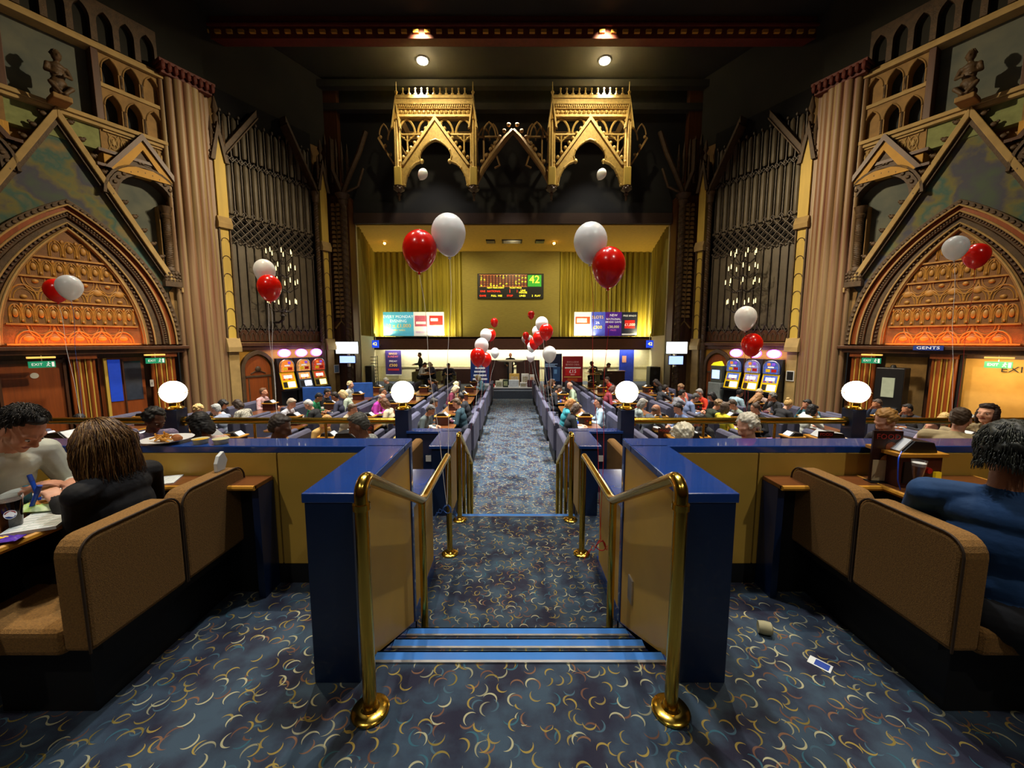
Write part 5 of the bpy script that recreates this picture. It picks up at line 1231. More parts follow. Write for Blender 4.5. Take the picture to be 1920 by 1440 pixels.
# right near table
c=dup(cons0,(2.29,2.245,TZt),0,'mahogany console with white tablet and blue cable on the near right table','near table console'); c.scale=(.8,.8,.95)
b=MB(); b.tube(smoothpath([(-.14,-.11,.22),(-.20,-.15,.19),(-.195,-.16,.05),(-.18,-.17,.004)],.03),.004,6); o=b.build('blue_cable',mat('blue_cable','#2a5cff',.3),c,True)
def menu(loc,rz,label,sc=1):
    t=thing('menu_stand',label,'menu',loc,rz,'menu stands'); t.scale=(sc,sc,sc)
    MB().box((-.078,-.006,0),(.078,.006,.31)).build('menu_board',mat('dark_menu','#2a120c',.35),t)
    text('FOOD',.045,(0,-.0075,.275),(PI/2,0,0),mat('menu_red','#a82a1c'),t)
    MB().lathe([(.052,-.0075),(.052,-.006)],(.018,0,.12),24,axis='y').build('food_picture',mat('food_picture','#8a3f1a',.5,col2='#c98a44',scale=40),t)
    MB().box((-.07,-.010,.01),(.02,-.006,.135)).build('paper_insert',mat('aged_paper','#b9a880',.7),t)
    MB().lathe([(.03,-.0078),(.03,-.006)],(.02,0,.215),16,axis='y').build('burger_picture',mat('burger_picture','#a85a2a',.5,col2='#4a1c10',scale=50),t)
    MB().box((-.085,-.03,0),(.085,.03,.006)).build('base',M['blackp'],t)
menu((2.17,2.24,TZt),-.12,'dark menu stand headed FOOD on the near right table')
menu((-1.75,4.62-.1,TZ+.736),.1,'menu stand on the terrace table left of the aisle',1); menu((1.66+.1,4.5,TZ+.736),-.1,'menu stand on the terrace table right of the aisle',.9); menu((3.42,4.2,TZ+.736),-.1,'menu stand on the second terrace table on the right',1.0)
def flute(loc,label,fill,sc=1):
    t=thing('beer_glass',label,'glass',loc,0,'stemmed glasses'); t.scale=(sc,sc,sc)
    MB().lathe([(.034,0),(.034,.003),(.006,.008),(.005,.04),(.014,.055),(.030,.17),(.033,.19),(.031,.19),(.028,.17),(.011,.058),(.0,.055)],(0,0,0),24).build('glass_bowl',M['glass'],t,True)
    if fill: MB().lathe([(.010,.06),(.0265,.16),(.0,.16)],(0,0,0),20).build('drink',fill,t,True); MB().lathe([(.0265,.16),(.029,.178),(0,.18)],(0,0,0),20).build('foam',M['paper'],t,True)
flute((2.17,2.05,TZt),'stemmed glass of red tinted beer on the near right table',mat('amber_drink','#7a1a10',.1,trans=.6))
flute((-2.02,3.62,TZ+.736),'empty stemmed glass on the terrace table left of the aisle',None)
t=thing('tablet','tablet with a lit blue screen lying on the left terrace table','tablet',(-1.83,3.55,TZ+.738),.4); t.rotation_euler=(R(28),0,.4)
MB().box((-.12,-.09,0),(.12,.09,.012)).build('case',M['blackp'],t,bevel=.004); MB().box((-.10,-.072,.012),(.10,.072,.0135)).build('display',M['screenb'],t)
t=thing('drink_coaster','round dark coaster at the edge of the near right table','coaster',(2.28,1.78,TZt)); MB().lathe([(.05,0),(.05,.006)],(0,0,0),20).build('cork_disc',M['wood'],t,True)
# litter under the right banquette
t=thing('paper_cup','crushed pale paper cup on the carpet behind the right banquette','litter',(1.28,1.93,.0)); MB().lathe([(.03,0),(.034,.03),(.032,.06),(.025,.065)],(0,0,0),12,).build('cup_shell',mat('pale_card','#a09a78',.8),t,True); t.rotation_euler=(R(90),0,R(70)); t.location.z=.034
t=thing('betting_card','small white and blue card on the carpet by the right banquette','litter',(1.45,1.72,.001),.7); MB().box((-.03,-.045,0),(.03,.045,.002)).build('card',M['paper'],t); MB().box((-.022,-.036,.002),(.022,.02,.003)).build('print',M['blup'],t)
t=thing('crumpled_napkin','white crumpled napkin tucked behind the left banquette','napkin',(-1.74,2.2,.80),0)
b=MB(); b.prism([(-.03,0),(.03,0),(.055,.05),(.03,.11),(-.01,.09),(-.03,.05)],-.01,.012,'x'); b.build('folded_paper',M['paper'],t,bevel=.004)
# ------------------------------------------------------------------ balloons
def bmesh_(m): 
    b=MB(); P=[]
    for i in range(17):
        t=PI*i/16; z=cos(t); r=sin(t)*(1 if z>0 else (1-.18*abs(z)**1.5)); P.append((max(r,.001)*.14,(z*(.155 if z>0 else .19))))
    b.lathe(P[::-1],(0,0,0),28); b.cyl((0,0,-.185),(0,0,-.205),.006,.014,10); return b.mesh('balloon_skin',m,True)
BR,BW=bmesh_(M['redb']),bmesh_(M['whiteb'])
def balloon(px,py,D,red,label,group,tie=None,sc=1,tilt=0,scol=None):
    P=aty(px,py,D); t=thing('balloon',label,'balloon',P,0,group)
    o=bpy.data.objects.new('balloon_skin',BR if red else BW); COL.objects.link(o); o.parent=t; o.scale=(sc,sc,sc); o.rotation_euler=(0,tilt,0)
    if tie:
        d=Vector(tie)-Vector(P); s0=Vector((-sin(tilt)*.2*sc,0,-cos(tilt)*.2*sc))
        pts=[s0+(d-s0)*k/10+Vector((0.02*sin(k*1.1)*(1-k/10)*(k>0),0,0)) for k in range(11)]
        MB().tube(pts,.0022,5).build('string',scol or M['whiteb'],t,True)
    return t
G='balloons on strings'
RS=mat('red_ribbon','#b8241c',.5); BS=mat('blue_ribbon','#3460b0',.5)
tieL=(-.632,3.42,.06); tieR=(.632,2.75,.06)
balloon(787,467,3.25,True,'large red balloon left of the aisle, nearest the stage scoreboard on the left',G,tieL,.98,.05)
balloon(841,437,3.3,False,'large white balloon beside and above the large red left one',G,(-.632,3.45,.06),1.0,-.03)
balloon(1107,452,3.4,False,'large white balloon right of the aisle above the red one',G,(.632,2.78,.06),1.0,0,RS)
balloon(1141,498,3.3,True,'large red balloon right of the aisle below the white one',G,(.632,2.8,.06),.98,0,RS)
balloon(106,543,5.5,True,'red balloon before the left carved arch, behind a white one',G,(-5.85,5.17,.52),.95)
balloon(130,537,5.1,False,'white balloon before the left carved arch',G,(-5.8,5.15,.52),.92,0,BS)
balloon(496,507,5.3,False,'white balloon before the left organ screen',G,(-3.2,5.17,.52),.93)
balloon(505,538,5.1,True,'red balloon before the left organ screen',G,(-3.2,5.16,.52),1.0)
balloon(1398,595,5.1,False,'white balloon before the right organ screen',G,(3.1,5.17,.52),.93,0,RS)
balloon(1410,645,5.1,True,'red balloon before the slot machines on the right',G,(3.12,5.17,.52),.9,0,RS)
balloon(1792,463,5.2,False,'white balloon before the right carved arch',G,(5.9,5.17,.52),.9)
balloon(1831,478,5.3,True,'red balloon before the right carved arch',G,(5.95,5.17,.52),.95,0,RS)
for k,(px,py,D,r,sc,wd) in enumerate([(927,604,13.5,True,.95,'highest small red balloon left of the scoreboard centre'),(911,628,9.6,False,1,'white balloon high in the left aisle cluster'),(920,627,10.6,True,1,'small red balloon peeping behind the high white one'),
    (903,648,7.8,False,1.0,'white balloon in the middle of the left aisle cluster'),(896,668,7.4,True,1.05,'big red balloon low in the left aisle cluster'),(910,673,8.8,True,1,'second red balloon low in the left aisle cluster'),(928,661,12.5,False,1,'pale balloon near the stage lectern on the left'),
    (996,590,14.2,True,.9,'highest small red balloon right of centre'),(1016,607,8.6,False,1,'white balloon at the top of the right aisle cluster'),(1024,621,7.9,True,1.0,'big red balloon at the top of the right aisle cluster'),(1007,621,10,False,.9,'white balloon left of the big red in the right cluster'),
    (1010,633,9.4,True,1,'red balloon in the middle of the right aisle cluster'),(1002,643,10.5,True,1,'red balloon low in the right aisle cluster'),(986,629,14.8,True,.9,'tiny red balloon at the left of the right cluster'),(984,635,15.5,False,.9,'tiny white balloon at the left of the right cluster'),(993,635,15,False,.9,'tiny white balloon beside the tiny red ones'),(990,641,15,True,.9,'tiny red balloon under the tiny white ones'),
    (997,650,11,False,.9,'white balloon hanging lowest in the right cluster chain'),(1030,663,7.8,False,1.0,'white balloon by itself low over the right aisle seats'),(995,668,12.5,False,1,'pale balloon near the stage lectern on the right')]):
    sx=-.84 if px<960 else .84
    P=aty(px,py,D); balloon(px,py,D,r,wd,'aisle balloon clusters',(sx if D<14 else P[0],D+.05,LZ+.95 if D<16 else -.2),sc,0,M['whiteb'] if not r else RS)
for px,wd in ((793,'white balloon caught up in the left canopy arch'),(1128,'white balloon caught up in the right canopy arch')): balloon(px,326,15.3,False,wd,'escaped balloons',None,1.25,.5)
def bow(c,m,lab):
    t=thing('ribbon_bow',lab,'ribbon',c,0,'ribbon bows on handrails'); rnd=random.Random(4)
    b=MB(); b.tube([(.036*cos(a),.01*sin(a*2),.036*sin(a)) for a in [2*PI*i/14 for i in range(14)]],.004,5,closed=True)
    for k in range(5):
        a=rnd.uniform(-.6,.6)+(PI if k%2 else 0); L=rnd.uniform(.08,.16); pts=[(0,0,.036)]
        for i in range(1,8): pts.append((L*i/7*cos(a),-.02*i/7,.036+.02*sin(i*1.6)+L*sin(a)*.6*i/7-.01*i))
        b.tube(pts,.0028,5)
    b.build('ribbon_loops',m,t,True)
bow((-.632,3.42,.02),BS,'blue ribbon bow tied on the left handrail'); bow((.632,2.78,.02),RS,'red ribbon bow tied on the right handrail')
# ------------------------------------------------------------------ wall furniture
def wobj(s,u,o,z): P=side(s)(u,o,z); return P
def slot(s,u,label,frame,c1,c2,glow):
    P=wobj(s,u,.42,LZ); rz=PI/2-R(29) if s<0 else -(PI/2-R(29))   # local -y faces the room
    rz={-1:R(61),1:-R(61)}[s]
    t=thing('slot_machine',label,'slot machine',P,rz,'slot machines'); fm=mat('cabinet_'+frame[1:],frame,.3,emit=frame,es=.25)
    MB().box((-.29,-.05,0),(.29,.30,.95)).build('cabinet_base',M['blackp'],t,bevel=.02)
    MB().prism([(-.12,.95),(.30,.95),(.30,2.05),(.16,2.05),(.06,1.55)],-.29,.29,'x').build('cabinet_body',M['blackp'],t,bevel=.01)
    def P3(x,k): # on the slanted face; k 0..1 up the face
        y=-.12+.18*min(1,k/.55)+(.10*max(0,(k-.55)/.45)); z=.95+.60*min(1,k/.55)+.5*max(0,(k-.55)/.45); return (x,y-.012,z)
    def quad(x0,x1,k0,k1,m,nm,lift):
        b=MB(); A=[P3(x0,k0),P3(x1,k0),P3(x1,k1),P3(x0,k1)]; A=[(x,y-lift,z) for x,y,z in A]; B=[(x,y+.01,z) for x,y,z in A]
        b.add(A+B,[(0,1,2,3),(7,6,5,4),(0,4,5,1),(1,5,6,2),(2,6,7,3),(3,7,4,0)]); return b.build(nm,m,t)
    quad(-.27,.27,.0,.54,fm,'front_frame',.0)
    quad(-.22,.22,.28,.50,mat('reel_glass_'+c1[1:],c1,.3,emit=c1,es=.5,col2=c2,scale=14),'reel_window',.006)
    for k in range(3):
        quad(-.15+.105*k,-.06+.105*k,.34,.44,mat('reel_face','#e8e0d0',.4,emit='#fff0d8',es=.9),'reel',.012)
    for k in range(4): quad(-.2+.1*k,-.13+.1*k,.295,.325,M['yel'] if k%2 else M['red'],'win_button',.012)
    quad(-.22,-.08,.04,.22,M['blk'],'note_slot',.006); quad(-.05,.22,.04,.22,mat('glow_'+glow[1:],glow,.3,emit=glow,es=3.2),'lit_panel',.006)
    b=MB(); A=ptarch(.25,.50,8,0,1.56); A=[(x,min(z,2.0)) for x,z in rdarch(.25,12,0,1.78,.24)]; A=[(-.25,1.56)]+A+[(.25,1.56)]; b.prism(A,-.01,.06); b.build('top_glass',mat('top_glass_'+c2[1:],c2,.3,emit=c1,es=.35,col2=c1,scale=16),t)
    b=MB(); b.tube([(x,-.01,z) for x,z in A],.014,6); b.build('chrome_arch',M['steel'],t,True)
    for k,(x,z,w_,h_) in enumerate(((-.16,1.62,.14,.10),(.02,1.62,.16,.10),(-.10,1.76,.2,.05),(-.12,1.84,.10,.09),(.03,1.84,.10,.09))): MB().box((x,-.018,z),(x+w_,-.008,z+h_)).build('art_panel',[M['yel'],M['red'],M['whp'],mat('art_orange','#e07828',.4,emit='#e07828',es=.6),mat('art_violet','#7a48c0',.4,emit='#7a48c0',es=.6)][k],t)
    b=MB(); b.lathe([(.0,-.03),(.2,-.03),(.21,0),(.2,.03)],(0,.12,0),24,axis='y'); o=b.build('lit_topper',mat('topper_glow','#f0d8ff',.3,emit='#f2d8ff',es=4),t,True); o.scale=(1,1,.62); o.location=(0,0,2.24)
    b=MB(); b.tube([(.22*cos(a),.12,.22*sin(a)) for a in [2*PI*i/28 for i in range(28)]],.02,6,closed=True); o=b.build('neon_rim',mat('purple_neon','#a030d0',.3,emit='#b040ff',es=5),t,True); o.scale=(1,1,.62); o.location=(0,0,2.24)
    MB().box((-.30,-.25,.88),(.30,.0,.95)).build('button_deck',M['blackp'],t,bevel=.01)
slot(-1,3.25,'leftmost slot machine by the left organ screen, yellow frame','#d8b010','#ff9a40','#a02018','#fff4b0')
slot(-1,2.60,'middle slot machine by the left organ screen, grey frame','#3a4048','#ffb060','#223040','#d8e4ff')
slot(-1,1.98,'right slot machine of the left trio, brass frame','#7a6428','#e05030','#3a1c14','#ffd070')
slot(1,3.05,'slot machine of the right trio nearest the stage, yellow frame','#d8b010','#5878c8','#381c3c','#fff4c8')
slot(1,3.72,'middle slot machine of the right trio, yellow frame','#d8b010','#8898d8','#7a2a18','#fff4c8')
slot(1,4.36,'slot machine of the right trio nearest the fluted pillar','#d8b010','#5068c0','#1c2050','#fff4c8')
for s,u0 in ((-1,4.05),(1,2.15)):
    t=side(s); w_='left' if s<0 else 'right'
    d=struct(MB(t).prism(ptarch(.44,.5,8,u0,.55)+[(u0+.44,LZ),(u0-.44,LZ)],-.05,0.0).build('door_5' if s<0 else 'door_6',M['wood_or']),'arched oak door under the %s organ screen'%w_)
    b=MB(t); A=[(u0-.46,LZ)]+ptarch(.46,.54,8,u0,.56)+[(u0+.46,LZ)]; B=[(u0-.58,LZ)]+ptarch(.58,.68,8,u0,.56)+[(u0+.58,LZ)]; b.ring(A,B,-.05,.08); b.build('door_arch',M['stone_dk'],d,bevel=.01)
    b=MB(t); b.box((u0-.42,0,.30),(u0+.42,.03,.36)); b.ell((u0,.02,.58),(.1,.05,.1),8,6); b.tube([(u0-.25,.02,.42),(u0-.1,.02,.5),(u0+.1,.02,.5),(u0+.25,.02,.42)],.02,5); b.box((u0-.34,0,-1.0),(u0-.31,.02,.25)); b.box((u0+.31,0,-1.0),(u0+.34,.02,.25)); b.build('door_carving',M['stone_dk'],d)
    b=MB(t); b.box((1.6,-.05,LZ),(4.68,-.045,1.24)); struct(b.build('trim_11' if s<0 else 'trim_12',M['ochre']),'ochre dado under the %s organ screen'%w_)
    # candelabrum
    P=t(3.35 if s<0 else 3.25,.55,2.45); th=thing('candelabrum','tall dark candelabrum with lit candle lamps before the %s organ screen'%w_,'chandelier',P,0,'candelabra')
    b=MB(); b.lathe([(.12,0),(.04,.08),(.05,.3),(.03,.5),(.06,.75),(.025,1.2),(.05,1.5),(.02,2.4),(.045,2.5),(.01,2.75)],(0,0,0),10); b.tube([(0,0,.08),(0,0,-.12),(s*.8746*.3,.4848*.3,-.22),(s*.8746*.62,.4848*.62,-.2)],.04,6)
    b.build('stem',mat('black_iron','#2a2018',.5),th,True)
    for tier,(z,r_,n_) in enumerate(((.42,.46,8),(1.12,.52,8),(1.62,.46,7),(2.12,.40,7))):
        b=MB()
        for k in range(n_):
            a=2*PI*k/n_+tier*.3; b.tube([(0,0,z-.15),(r_*.5*cos(a),r_*.5*sin(a),z-.28),(r_*cos(a),r_*sin(a),z-.12),(r_*cos(a),r_*sin(a),z)],.014,5); b.lathe([(.02,z-.02),(.04,z),(.03,z+.02)],(r_*cos(a),r_*sin(a),0),7)
        b.tube([(r_*.55*cos(a),r_*.55*sin(a),z-.27) for a in [2*PI*i/16 for i in range(16)]],.012,5,closed=True)
        b.build('arm_tier',mat('black_iron','#2a2018'),th,True)
        for k in range(n_):
            a=2*PI*k/n_+tier*.3; MB().lathe([(.014,z+.02),(.016,z+.13),(.006,z+.19)],(r_*cos(a),r_*sin(a),0),7).build('candle',M['flame'],th,True)
    # statue on the gable apex
    P=t(8.27,.46,7.24); th=thing('statue','carved seated statue on the peak of the %s gable'%w_,'statue',P,{-1:R(-119),1:R(119)}[s],'gable statues'); 
    f=Fig(); f.ell((0,0,.10),(.16,.15,.12),0); f.ell((0,.02,.30),(.15,.12,.16),0); f.cap((-.08,.05,.24),.07,(-.17,.20,.22),.05,0); f.cap((.08,.05,.24),.07,(.17,.20,.22),.05,0); f.cap((-.17,.2,.22),.05,(-.04,.24,.05),.04,0); f.cap((.17,.2,.22),.05,(.04,.24,.05),.04,0)
    f.ell((0,.02,.52),(.13,.10,.16),0); f.ell((0,.03,.68),(.14,.10,.08),0); f.cap((-.15,.03,.68),.05,(-.2,.08,.50),.04,0); f.cap((.15,.03,.68),.05,(.2,.08,.50),.04,0); f.cap((-.2,.08,.5),.04,(-.06,.2,.46),.035,0); f.cap((.2,.08,.5),.04,(.06,.2,.46),.035,0)
    f.cap((0,.03,.72),.05,(0,.05,.82),.05,0); f.ell((0,.06,.90),(.09,.10,.12),0); f.ell((0,.16,.89),(.02,.03,.03),0)
    o=bpy.data.objects.new('carved_body',f.mesh(.018,[M['stone_dk']],2)); COL.objects.link(o); o.parent=th
    for k in range(9):
        pass
    b=MB()
    for k in range(20): a=k*.9; b.ell((.08*cos(a)*(1-k/30),.03+.09*sin(a)*(1-k/30),.93+k*.005),.032,6,5)
    b.build('carved_curls',M['stone_dk'],th,True); MB().box((-.16,-.30,-.1),(.16,.22,.02)).build('plinth',M['stone'],th,bevel=.02)
t_=side(1)
P=t_(2.45,.42,LZ); th=thing('cash_machine','grey free standing cash machine with small screen by the right arched door','cash machine',P,-R(61))
MB().box((-.25,-.2,0),(.25,.25,1.10)).build('cabinet',mat('grey_cabinet','#7d8482',.4),th,bevel=.02); MB().box((-.22,-.12,1.10),(.22,.2,1.75)).build('head_unit',mat('dark_grey_cabinet','#50554e',.4),th,bevel=.03); MB().box((-.15,-.135,1.25),(.15,-.118,1.58)).build('screen',M['screenb'],th); MB().prism([(-.22,1.75),(.22,1.75),(.12,1.92),(-.12,1.86)],-.12,.05).build('yellow_sign',mat('yellow_lit','#d8c820',.4,emit='#e0d020',es=.8),th)
# notice frames, phone kiosk, exit and gents signs
for s,u,lab in ((1,4.84,'small framed notice on the right pilaster base'),(-1,1.0,'small blue screen on the pier left of the stage')):
    P=side(s)(u,.17,.40); th=thing('notice_frame',lab,'notice',P,{-1:R(61),1:-R(61)}[s],'small wall notices'); MB().box((-.12,0,-.17),(.12,.02,.17)).build('frame',M['white'],th); MB().box((-.095,-.005,-.14),(.095,0,.14)).build('notice_print',M['blk'] if s>0 else mat('slate_screen','#5a7590'),th)
P=side(1)(7.42,.25,LZ); th=thing('gaming_kiosk','tall black kiosk with a small pale screen left of the right doorway','kiosk',P,-R(61)); MB().box((-.30,-.2,0),(.30,.22,1.95)).build('cabinet',M['blackp'],th,bevel=.02); MB().box((-.14,-.225,1.15),(.12,-.2,1.68)).build('screen',mat('dull_screen','#8a8f78',.3,emit='#a0a488',es=.35),th); MB().box((-.25,-.27,.80),(.22,-.2,.86)).build('shelf',M['steel'],th); MB().lathe([(.07,1.95),(.05,2.02),(.02,2.03)],(0,0,0),12).build('beacon',M['blackp'],th,True)
def exitsign(s,u,lab):
    P=side(s)(u,.30,1.02); th=thing('exit_sign',lab,'sign',P,{-1:R(61),1:-R(61)}[s],'green exit signs'); MB().box((-.21,-.02,-.09),(.21,.02,.06)).build('sign_box',M['green'],th); MB().box((-.22,-.05,.13),(.22,.05,.17)).build('sign_lamp',mat('warm_strip','#c99a40',.4,emit='#ffc060',es=.8),th); MB().cyl((0,0,.05),(0,0,.2),.01,n=6).build('hanger',M['steel'],th)
    text('EXIT',.085,(-.08,-.023,-.015),(PI/2,0,0),M['whp'],th); b=MB(); b.ell((.10,-.022,.03),(.013,.003,.013),8,6); b.tube([(.10,-.022,.01),(.09,-.022,-.03),(.12,-.022,-.06)],.007,5); b.tube([(.09,-.022,-.03),(.065,-.022,-.055)],.007,5); b.tube([(.07,-.022,-.005),(.13,-.022,0)],.006,5); b.build('running_figure',M['whp'],th); MB().box((.15,-.023,-.07),(.19,-.021,.04)).build('door_symbol',M['whp'],th)
exitsign(-1,9.05,'green EXIT sign over the brown door at far left'); exitsign(-1,6.95,'green EXIT sign over the glazed door on the left'); exitsign(1,6.95,'green EXIT sign beside the right fluted pillar'); exitsign(1,9.25,'green EXIT sign over the tan doorway at far right')
P=side(1)(8.05,.25,1.38); th=thing('gents_sign','blue GENTS sign on the ledge under the right arch','sign',P,-R(61)); MB().box((-.28,-.01,-.06),(.28,.01,.06)).build('sign_plate',M['blup'],th); text('GENTS',.105,(0,-.013,0),(PI/2,0,0),M['whp'],th,sx=1.35)
P=side(1)(9.45,-.22,.88); th=thing('exit_lettering','black EXIT lettering on the tan lobby wall','lettering',P,-R(61)); text('EXIT',.20,(0,-.012,0),(PI/2,0,0),M['blk'],th,sx=1.2)
P=side(-1)(6.98,.0,.35); th=thing('wall_switch','small white wall switch beside the glazed door','switch',P,R(61)); MB().box((-.04,-.02,-.1),(.04,0,.1)).build('plate',M['white'],th); MB().box((-.012,-.026,-.03),(.012,-.02,.03)).build('rocker',M['steel'],th)
# ------------------------------------------------------------------ stage
def at_floor(px,y,z=SZ): return (aty(px,700,y)[0],y,z)
# scoreboard
a=aty(895,513,22.1); b_=aty(1019,560,22.1); cx,cz_=(a[0]+b_[0])/2,(a[2]+b_[2])/2; hw,hh=(b_[0]-a[0])/2,(a[2]-b_[2])/2
th=thing('bingo_scoreboard','lit bingo scoreboard showing 42 on green beside rows of numbers','scoreboard',(cx,22.08,cz_))
MB().box((-hw,0,-hh),(hw,.11,hh)).build('frame',M['blackp'],th,bevel=.02)
MB().box((-hw*.93,-.01,-hh*.04),(hw*.50,0,hh*.88)).build('number_field',mat('dim_red_led','#2a0c06',.4,emit='#6a1a08',es=.25),th)
MB().box((hw*.52,-.015,-hh*.04),(hw*.93,0,hh*.88)).build('call_panel',mat('green_led','#2a8a2a',.4,emit='#35a02a',es=.6),th)
LY=mat('yellow_led','#ffe838',.4,emit='#ffe838',es=1.6); LR=mat('red_led','#ff3a18',.4,emit='#ff3a18',es=1.2); LD=mat('dim_led','#b86a30',.4,emit='#c07038',es=.6)
text('42',.58,(hw*.725,-.03,hh*.50),(PI/2,0,0),LY,th,'called_number')
lit={1:(0,5,6,7,8,11,12),2:(0,7,13,14),3:(0,1,12),4:(11,13,14),5:(3,6,8,11,12),6:(0,3,4,5,7)}
n=0; litb='';
for r_ in range(6):
    for c_ in range(15):
        num=r_*15+c_+1
        if c_ in lit[r_+1]: text(str(num),.105,(-hw*.88+c_*hw*.095,-.02,hh*.80-r_*hh*.155),(PI/2,0,0),LY,th,'lit_number')
b=MB()
for r_ in range(6):
    for c_ in range(15):
        if c_ not in lit[r_+1]: x=-hw*.88+c_*hw*.095; z=hh*.80-r_*hh*.155; b.box((x-.05,-.018,z-.02),(x+.05,-.008,z+.015))
b.box((-hw*.94,-.018,-hh*.06),(hw*.50,-.008,-hh*.035)); b.box((-hw*.94,-.018,hh*.88),(hw*.50,-.008,hh*.91))
b.build('unlit_numbers',LD,th)['kind']='stuff'
for s_,x,z,sz,m_ in (('NEXT MAIN EVENT',-.45,-.14,.11,LY),('TICKET PRICE',.15,-.14,.11,LY),('ONE',-.84,-.42,.14,LR),('NATIONAL',-.50,-.42,.15,LR),('1',-.02,-.42,.26,LR),('1',.20,-.42,.2,LR),('LINE',.38,-.36,.14,LY),('HOUSE',.38,-.52,.14,LY),('GAME',-.84,-.78,.14,LR),('FULL  HSE',-.42,-.78,.14,LY),('STOP',-.02,-.78,.14,LR),('LINES',.36,-.78,.14,LY),('2',.66,-.78,.14,LY),('PLAY',.82,-.78,.14,LY)): text(s_,sz,(hw*x,-.02,hh*z),(PI/2,0,0),m_,th,'led_text')
def poster(px0,px1,py0,py1,y,label,base,lines,name='advertising_banner',cat='banner',extra=None,grp='advertising banners on the stage',emit=.12,legs=False):
    A=aty(px0,py0,y);B=aty(px1,py1,y); W_=B[0]-A[0]; Hh=A[2]-B[2]; th=thing(name,label,cat,((A[0]+B[0])/2,y,B[2]),0,grp)
    MB().box((-W_/2,0,0),(W_/2,.03,Hh)).build('panel',mat('print_'+base.strip('#'),base,.5,emit=base,es=emit,var=.05),th)
    for i,(f0,f1,g0,g1,c) in enumerate(extra or []): MB().box((-W_/2+W_*f0,-.006-.002*i,Hh*g0),(-W_/2+W_*f1,.001,Hh*g1)).build('printed_block',mat('print_'+c.strip('#'),c,.5,emit=c,es=emit),th)
    for s_,fx,fz,sz,c in lines: text(s_,sz*Hh,(-W_/2+W_*fx,-.03,Hh*fz),(PI/2,0,0),mat('print_'+c.strip('#'),c,.5,emit=c,es=emit),th,'printed_text',.003)
    if legs:
        for q in (-1,1): MB().box((q*W_*.46-.015,0,-.0),(q*W_*.46+.015,.03,-.01)).build('foot',M['steel'],th)
    return th,W_,Hh
poster(718,833,585,630,21.8,'wide banner reading EVERY MONDAY EVENING 10 x £1,000 under the left curtain','#58b8d8',[('EVERY MONDAY',.25,.80,.17,'#f4fbff'),('EVENING',.25,.62,.17,'#f4fbff'),('10 x £1,000',.25,.42,.22,'#e8b818'),('EVERY WEEK',.25,.24,.10,'#e8d060')],extra=[(.5,1,0,1,'#f4f0ec'),(.52,.72,.40,.85,'#c05a70'),(.76,.98,.45,.85,'#c82c2c'),(.54,.70,.5,.6,'#f4f0ec'),(.78,.9,.62,.74,'#f4f0ec'),(.53,.97,.12,.2,'#d8c4d8')],emit=.35)
poster(1077,1194,585,630,21.8,'wide banner with SLOTS and NEW NATIONAL BINGO GAME panels under the right curtain','#f6f2ee',[('SLOTS',.37,.78,.17,'#f0c828'),('2%',.37,.55,.14,'#f4f4f4'),('£500',.37,.36,.19,'#f0d838'),('NEW',.62,.86,.14,'#f4f4f4'),('NATIONAL',.62,.70,.12,'#f4f4f4'),('BINGO GAME',.62,.58,.11,'#f4f4f4'),('£50,000',.62,.38,.15,'#f0e8a0'),('PRIZE',.62,.24,.10,'#d86ac0'),('FREE BINGO',.875,.84,.10,'#f4f4f4'),('£1,000',.88,.47,.16,'#f4f4f4')],extra=[(.27,.49,0,1,'#4a58c8'),(.49,.75,0,1,'#4a1c90'),(.75,1,0,1,'#1c2238'),(.02,.25,.5,.8,'#c8472c'),(.04,.2,.56,.74,'#f0d8c8'),(.80,.96,.32,.66,'#c81c1c'),(.76,.99,.04,.1,'#f4f4f4')],emit=.3)
poster(722,753,657,702,22.3,'purple poster with £500 and gold lettering on the cream wall','#30205c',[('BINGO',.5,.86,.11,'#c8a050'),('SUNDAY',.5,.74,.11,'#d06040'),('£500',.5,.38,.17,'#e0b838'),('FRIDAY',.5,.55,.10,'#e8e0d0')],extra=[(.15,.85,.16,.24,'#b02830'),(0,1,-.04,0,'#d8d8d0')],name='wall_poster',cat='poster')
poster(882,917,668,722,18.4,'tall blue roll up banner with white boxes left of the lectern','#17336e',[('SUPER',.5,.72,.07,'#e0b020')],extra=[(.25,.78,.56,.62,'#e4e8ec'),(.2,.82,.44,.50,'#e4e8ec'),(.16,.86,.31,.37,'#e4e8ec'),(.12,.9,.18,.24,'#e4e8ec'),(.0,1,-.02,.06,'#c8ccd0'),(.8,.95,.66,.74,'#d8c020'),(.25,.75,.76,.86,'#c83a14')],name='roll_up_banner')
poster(1021,1053,663,722,18.6,'tall dark blue roll up banner with a pictured figure right of the lectern','#0c1830',[],extra=[(.05,.75,.66,.68,'#8aa8c8'),(.05,.6,.62,.64,'#8aa8c8'),(.05,.7,.58,.60,'#8aa8c8'),(.5,.9,.12,.58,'#26466e'),(.55,.72,.36,.5,'#5a86b0'),(.45,.6,.14,.2,'#90b8e0')],name='roll_up_banner')
poster(1055,1092,668,728,18.3,'tall red roll up banner reading £15 right of the lectern','#8c1418',[('EXCLUSIVE',.5,.82,.075,'#d8a8a0'),('BINGO DEAL',.5,.74,.075,'#d8a8a0'),('£15',.5,.53,.15,'#f8f8f4'),('EACH',.5,.43,.05,'#f8f8f4')],extra=[(.12,.9,.62,.66,'#e8e4dc'),(.14,.86,.40,.62,'#c41c1c'),(.08,.94,.34,.37,'#c89a4a'),(.25,.75,.22,.31,'#b04a1c'),(0,1,.0,.2,'#1c1412'),(0,1,-.02,.04,'#d4d4cc')],name='roll_up_banner')
